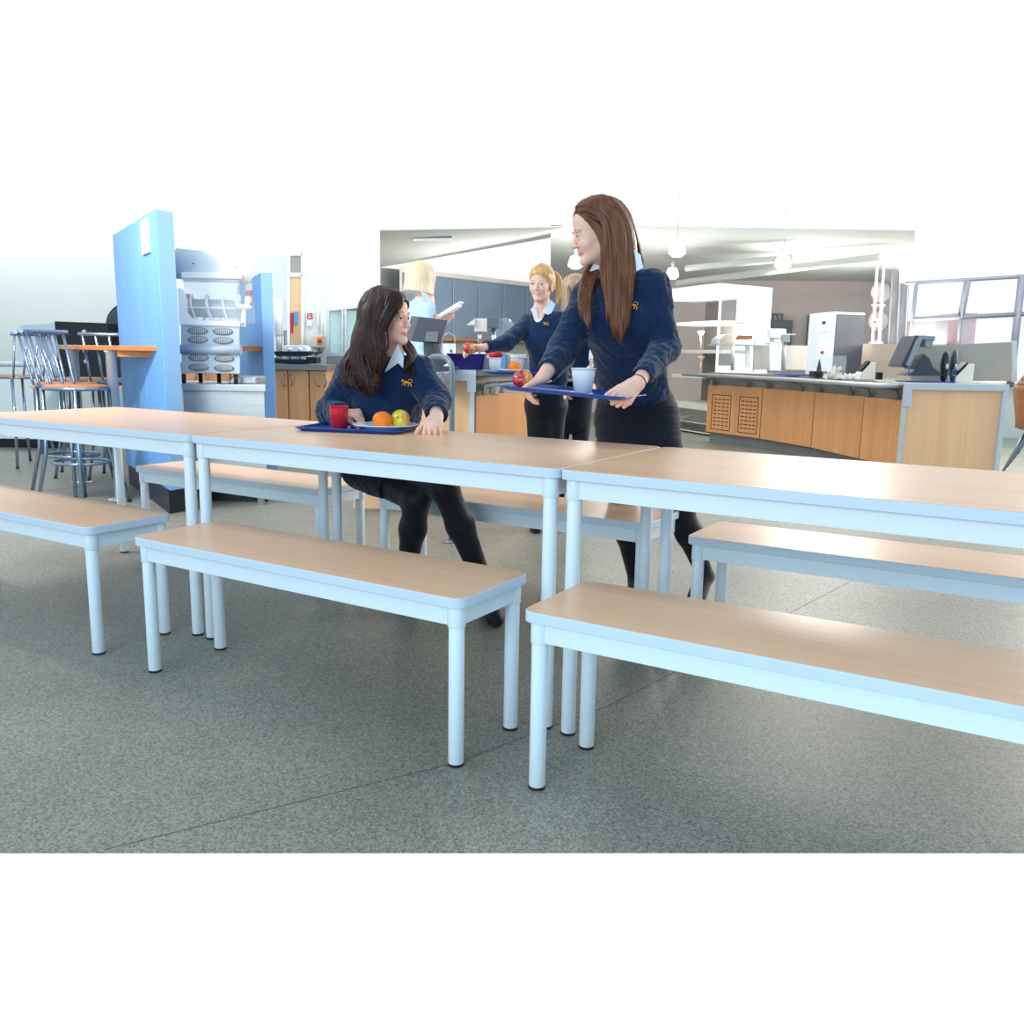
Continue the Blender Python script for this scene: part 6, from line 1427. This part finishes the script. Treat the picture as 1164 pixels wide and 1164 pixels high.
# hot drinks dispenser
d1 = 9.35
t = thing('drinks_dispenser', 'tall pale drinks dispenser with dark grey side panel on the counter', 'dispenser', (G(955, 420, d1).x, d1 + .2, .875)); q0 = G(928, 421, d1 + .25); q1 = G(943, 421, d1); q2 = G(978, 421, d1 + .12); q0.z = q1.z = q2.z = .875; zt = G(945, 354.5, d1).z
m_ = MB(); V = lambda p, z: Vector((p.x, p.y, z)); m_.prism([(q0.x, q0.y), (q1.x, q1.y), (q2.x, q2.y), (q2.x - .15, q2.y + .35), (q0.x - .02, q0.y + .3)], .88, zt); m_.build('body', 'white', t, True, .006)
dd_ = (q2 - q1).normalized(); nn_ = Vector((dd_.y, -dd_.x, 0)); m_ = MB(); m_.slab([V(q1 + dd_ * .03 + nn_ * .004, .90), V(q2 + nn_ * .004, .90), V(q2 + nn_ * .004, zt - .02), V(q1 + dd_ * .03 + nn_ * .004, zt - .02)], -nn_ * .01); m_.build('side_panel', 'dark_side', t, True)
dd2 = (q1 - q0).normalized(); n2 = Vector((dd2.y, -dd2.x, 0))
fp = lambda s, z, o=.006: q0.lerp(q1, s) + n2 * o + Vector((0, 0, z - .875))
MB().slab([fp(.2, zt - .12), fp(.42, zt - .12), fp(.42, zt - .09), fp(.2, zt - .09)], -n2 * .01).build('display', 'dark_plastic', t, True); MB().slab([fp(.1, zt - .2), fp(.6, zt - .2), fp(.6, zt - .17), fp(.1, zt - .17)], -n2 * .01).build('label_strip', 'white_glossy', t, True)
m_ = MB(); m_.ellip(fp(.42, zt - .415), (.028, .008, .018), 12); m_.build('logo_dot', 'red', t, True); m_ = MB(); m_.slab([fp(.05, .90), fp(.4, .90), fp(.35, .98), fp(.2, 1.06), fp(.05, .96)], -n2 * .01); m_.build('spout_recess', 'dark_plastic', t, True)
c = G(932, 418, d1 - .02); tag(MB().box((c.x - .0, d1 + .02, .875 + .03), (.14, .16, .06)).build('drip_stand', 'black_plastic', None, bevel=.004), 'black drip stand at the foot of the drinks dispenser', 'stand')
c = G(950, 410, 8.95); t = thing('sachet_box', 'clear box full of pale sachets on the serving counter', 'box', (c.x, 8.95, .875)); MB().box((c.x, 8.97, .875 + .11), (.17, .16, .22)).build('box', 'clear_plastic', t, True); rnd = random.Random(3); m_ = MB()
for k in range(40): m_.box((c.x + rnd.uniform(-.07, .07), 8.97 + rnd.uniform(-.06, .06), .885 + rnd.random() ** 2 * .10), (.035, .004, .05), 0, Euler((rnd.uniform(-1, 1), rnd.uniform(-1, 1), rnd.uniform(-2, 2))).to_matrix())
tag(m_.build('sachets', 'cream', t, True), None, kind='stuff')
for u, lb in ((962, 'small heap of white packets right of the sachet box'), (968.5, 'small heap of white packets before the dark dispenser side')):
    c = G(u, 419, 8.8); m_ = MB()
    for k in range(9): m_.box((c.x + rnd.uniform(-.025, .025), 8.8 + rnd.uniform(-.03, .03), .879 + rnd.random() * .035), (.03, .004, .03), 0, Euler((rnd.uniform(-1, 1), rnd.uniform(-1, 1), rnd.uniform(-2, 2))).to_matrix())
    tag(m_.build('packets', 'white'), lb, 'packets', 'white packets on the counter', 'stuff')
c = G(903, 420, 9.75); tag(MB().box((c.x, 9.8, .888), (.36, .22, .014)).build('tray', 'tray_blue', None, bevel=.003), 'flat blue tray lying on the serving counter under the display post', 'tray')
# stacked wooden chairs at the far right edge
def shell_chair(label):
    t = thing('stacking_chair', label, 'chair', (0, 0, 0), 0, 'stacked wooden chairs at the right edge')
    prof = [(.20, .44), (.10, .455), (-.08, .44), (-.17, .47), (-.205, .55), (-.225, .68), (-.25, .82), (-.262, .855)]
    n = 9; vs = []; fs = []
    for s_ in (0, 1):
        for i, (y, z) in enumerate(prof):
            w = (.20, .205, .20, .18, .165, .18, .185, .14)[i]
            for k in range(n):
                x = -w + 2 * w * k / (n - 1); cv = (x / w) ** 2
                vs.append((x, y + (cv * .03 if z > .5 else 0) + (0 if s_ == 0 else (-.012 if z > .5 else 0)), z + (0 if s_ == 0 else (0 if z > .5 else -.012)) + (cv * .01 if z < .5 else 0)))
    m = len(prof) * n
    for i in range(len(prof) - 1):
        for k in range(n - 1):
            a = i * n + k; fs += [(a, a + 1, a + n + 1, a + n), (m + a, m + a + n, m + a + n + 1, m + a + 1)]
    for i in range(len(prof) - 1): fs += [(i * n, i * n + n, m + i * n + n, m + i * n), (i * n + n - 1, m + i * n + n - 1, m + i * n + 2 * n - 1, i * n + 2 * n - 1)]
    for k in range(n - 1): fs += [(k, m + k, m + k + 1, k + 1), ((len(prof) - 1) * n + k, (len(prof) - 1) * n + k + 1, m + (len(prof) - 1) * n + k + 1, m + (len(prof) - 1) * n + k)]
    MB()._add(vs, fs, True).build('shell', 'shell_wood', t)
    for sx in (-1, 1):
        for y0, y1 in ((.12, .22), (-.10, -.24)): MB().tube([(sx * .15, y0 * .8, .43), (sx * .21, y1, .008)], .0095, 8).build('leg', 'stool_metal', t)
    return t
ch = shell_chair('wooden shell chair, lowest of the stack at the right edge')
p0 = Vector((G(1152, 520, 8.0).x + .26, 8.0, 0))
for i in range(6):
    c = ch if i == 0 else copy_tree(ch)
    if i: c['label'] = 'wooden shell chair stacked on others, number %s from the bottom at the right edge' % ('two', 'three', 'four', 'five', 'six')[i - 1]
    c.location = p0 + Vector((.026 * i, -.004 * i, .042 * i)); c.rotation_euler = (0, 0, R(-84))
for fn in PEOPLE: fn()
# ---------------------------------------------------------------- daylight and added fill lights
w = bpy.data.worlds.new('daylight'); SC.world = w; w.use_nodes = True; nt = w.node_tree; L = nt.links
bg = nt.nodes['Background']; tc = nt.nodes.new('ShaderNodeTexCoord'); sp = nt.nodes.new('ShaderNodeSeparateXYZ'); L.new(tc.outputs['Generated'], sp.inputs[0])
rp = nt.nodes.new('ShaderNodeValToRGB'); mr = nt.nodes.new('ShaderNodeMapRange'); mr.inputs[1].default_value = -1; mr.inputs[2].default_value = 1
L.new(sp.outputs['Y'], mr.inputs[0]); L.new(mr.outputs[0], rp.inputs['Fac'])
e = rp.color_ramp.elements; e[0].position = .30; e[0].color = (.52, .79, 1.0, 1); e[1].position = .62; e[1].color = (1.02, 1.02, 1.02, 1)
L.new(rp.outputs['Color'], bg.inputs['Color']); bg.inputs['Strength'].default_value = 1.0
def area(name, loc, aim, sx, sy, power, col):
    l = bpy.data.lights.new(name, 'AREA'); l.shape = 'RECTANGLE'; l.size = sx; l.size_y = sy; l.energy = power; l.color = col
    o = bpy.data.objects.new(name, l); COL.objects.link(o); o.location = loc; o.rotation_euler = (Vector(aim) - Vector(loc)).to_track_quat('-Z', 'Y').to_euler(); return o
area('window_light', (7.5, 8.0, 2.6), (0, 5, .5), 4.5, 2.4, 420, (1, .92, .82))
area('hall_window_light', (-3.5, -3.0, 2.4), (-.5, 3, .6), 4.5, 2.2, 230, (.78, .91, 1))
area('serving_fill_light', (2.6, 8.3, 4.2), (2.8, 11.0, .8), 4.0, 1.5, 90, (1, .95, .88))  # added fill, no such lamp, brightens the serving area
area('kitchen_fill_light', (-.6, 8.6, 4.2), (-.6, 14, .4), 4.0, 1.0, 75, (1, .97, .93))  # added fill, lifts the dim kitchen wall and board
# added lamps without fixtures, whitening the roof and the tops of the pale walls
for x, y, z, ax_, ay, az, sx, p in ((-6.0, 10.1, 3.2, -6.0, 10.6, 2.4, 4.0, 70), (.2, 12.2, 1.5, .2, 12.8, 3.2, 2.5, 45), (4.0, 12.4, 1.3, 4.0, 12.6, 3.2, 4.0, 100), (6.5, 10.5, 3.3, 7.0, 12.4, 2.2, 3.0, 60)):
    area('added_wash_light', (x, y, z), (ax_, ay, az), sx, .4, p, (1, 1, 1))
area('pillar_fill_light', (-3.1, 4.5, 2.9), (-2.5, 6.2, 1.7), 0.8, .2, 105, (1, .90, .86))  # unseen added lamp that pales the pillar towards its top
area('machine_fill_light', (-1.2, 4.2, 2.3), (-2.0, 6.1, 1.55), 1.0, .4, 15, (1, 1, 1))  # added fill for the slush machine lid, not a real lamp
area('streak_fill_light', (3.55, 9.9, 2.75), (2.6, 3.0, .8), 1.0, .5, 60, (1, .96, .9))  # invented source, no window here, makes bright streaks on the table tops
area('streak_fill_light', (1.05, 9.9, 2.75), (.9, 3.0, .8), .4, .8, 20, (1, .96, .9))  # second invented source, for the streak near the table joint
vs = SC.view_settings; vs.view_transform = 'Standard'; vs.look = 'None'; vs.exposure = 0.0; vs.gamma = 1.0; vs.use_curve_mapping = False
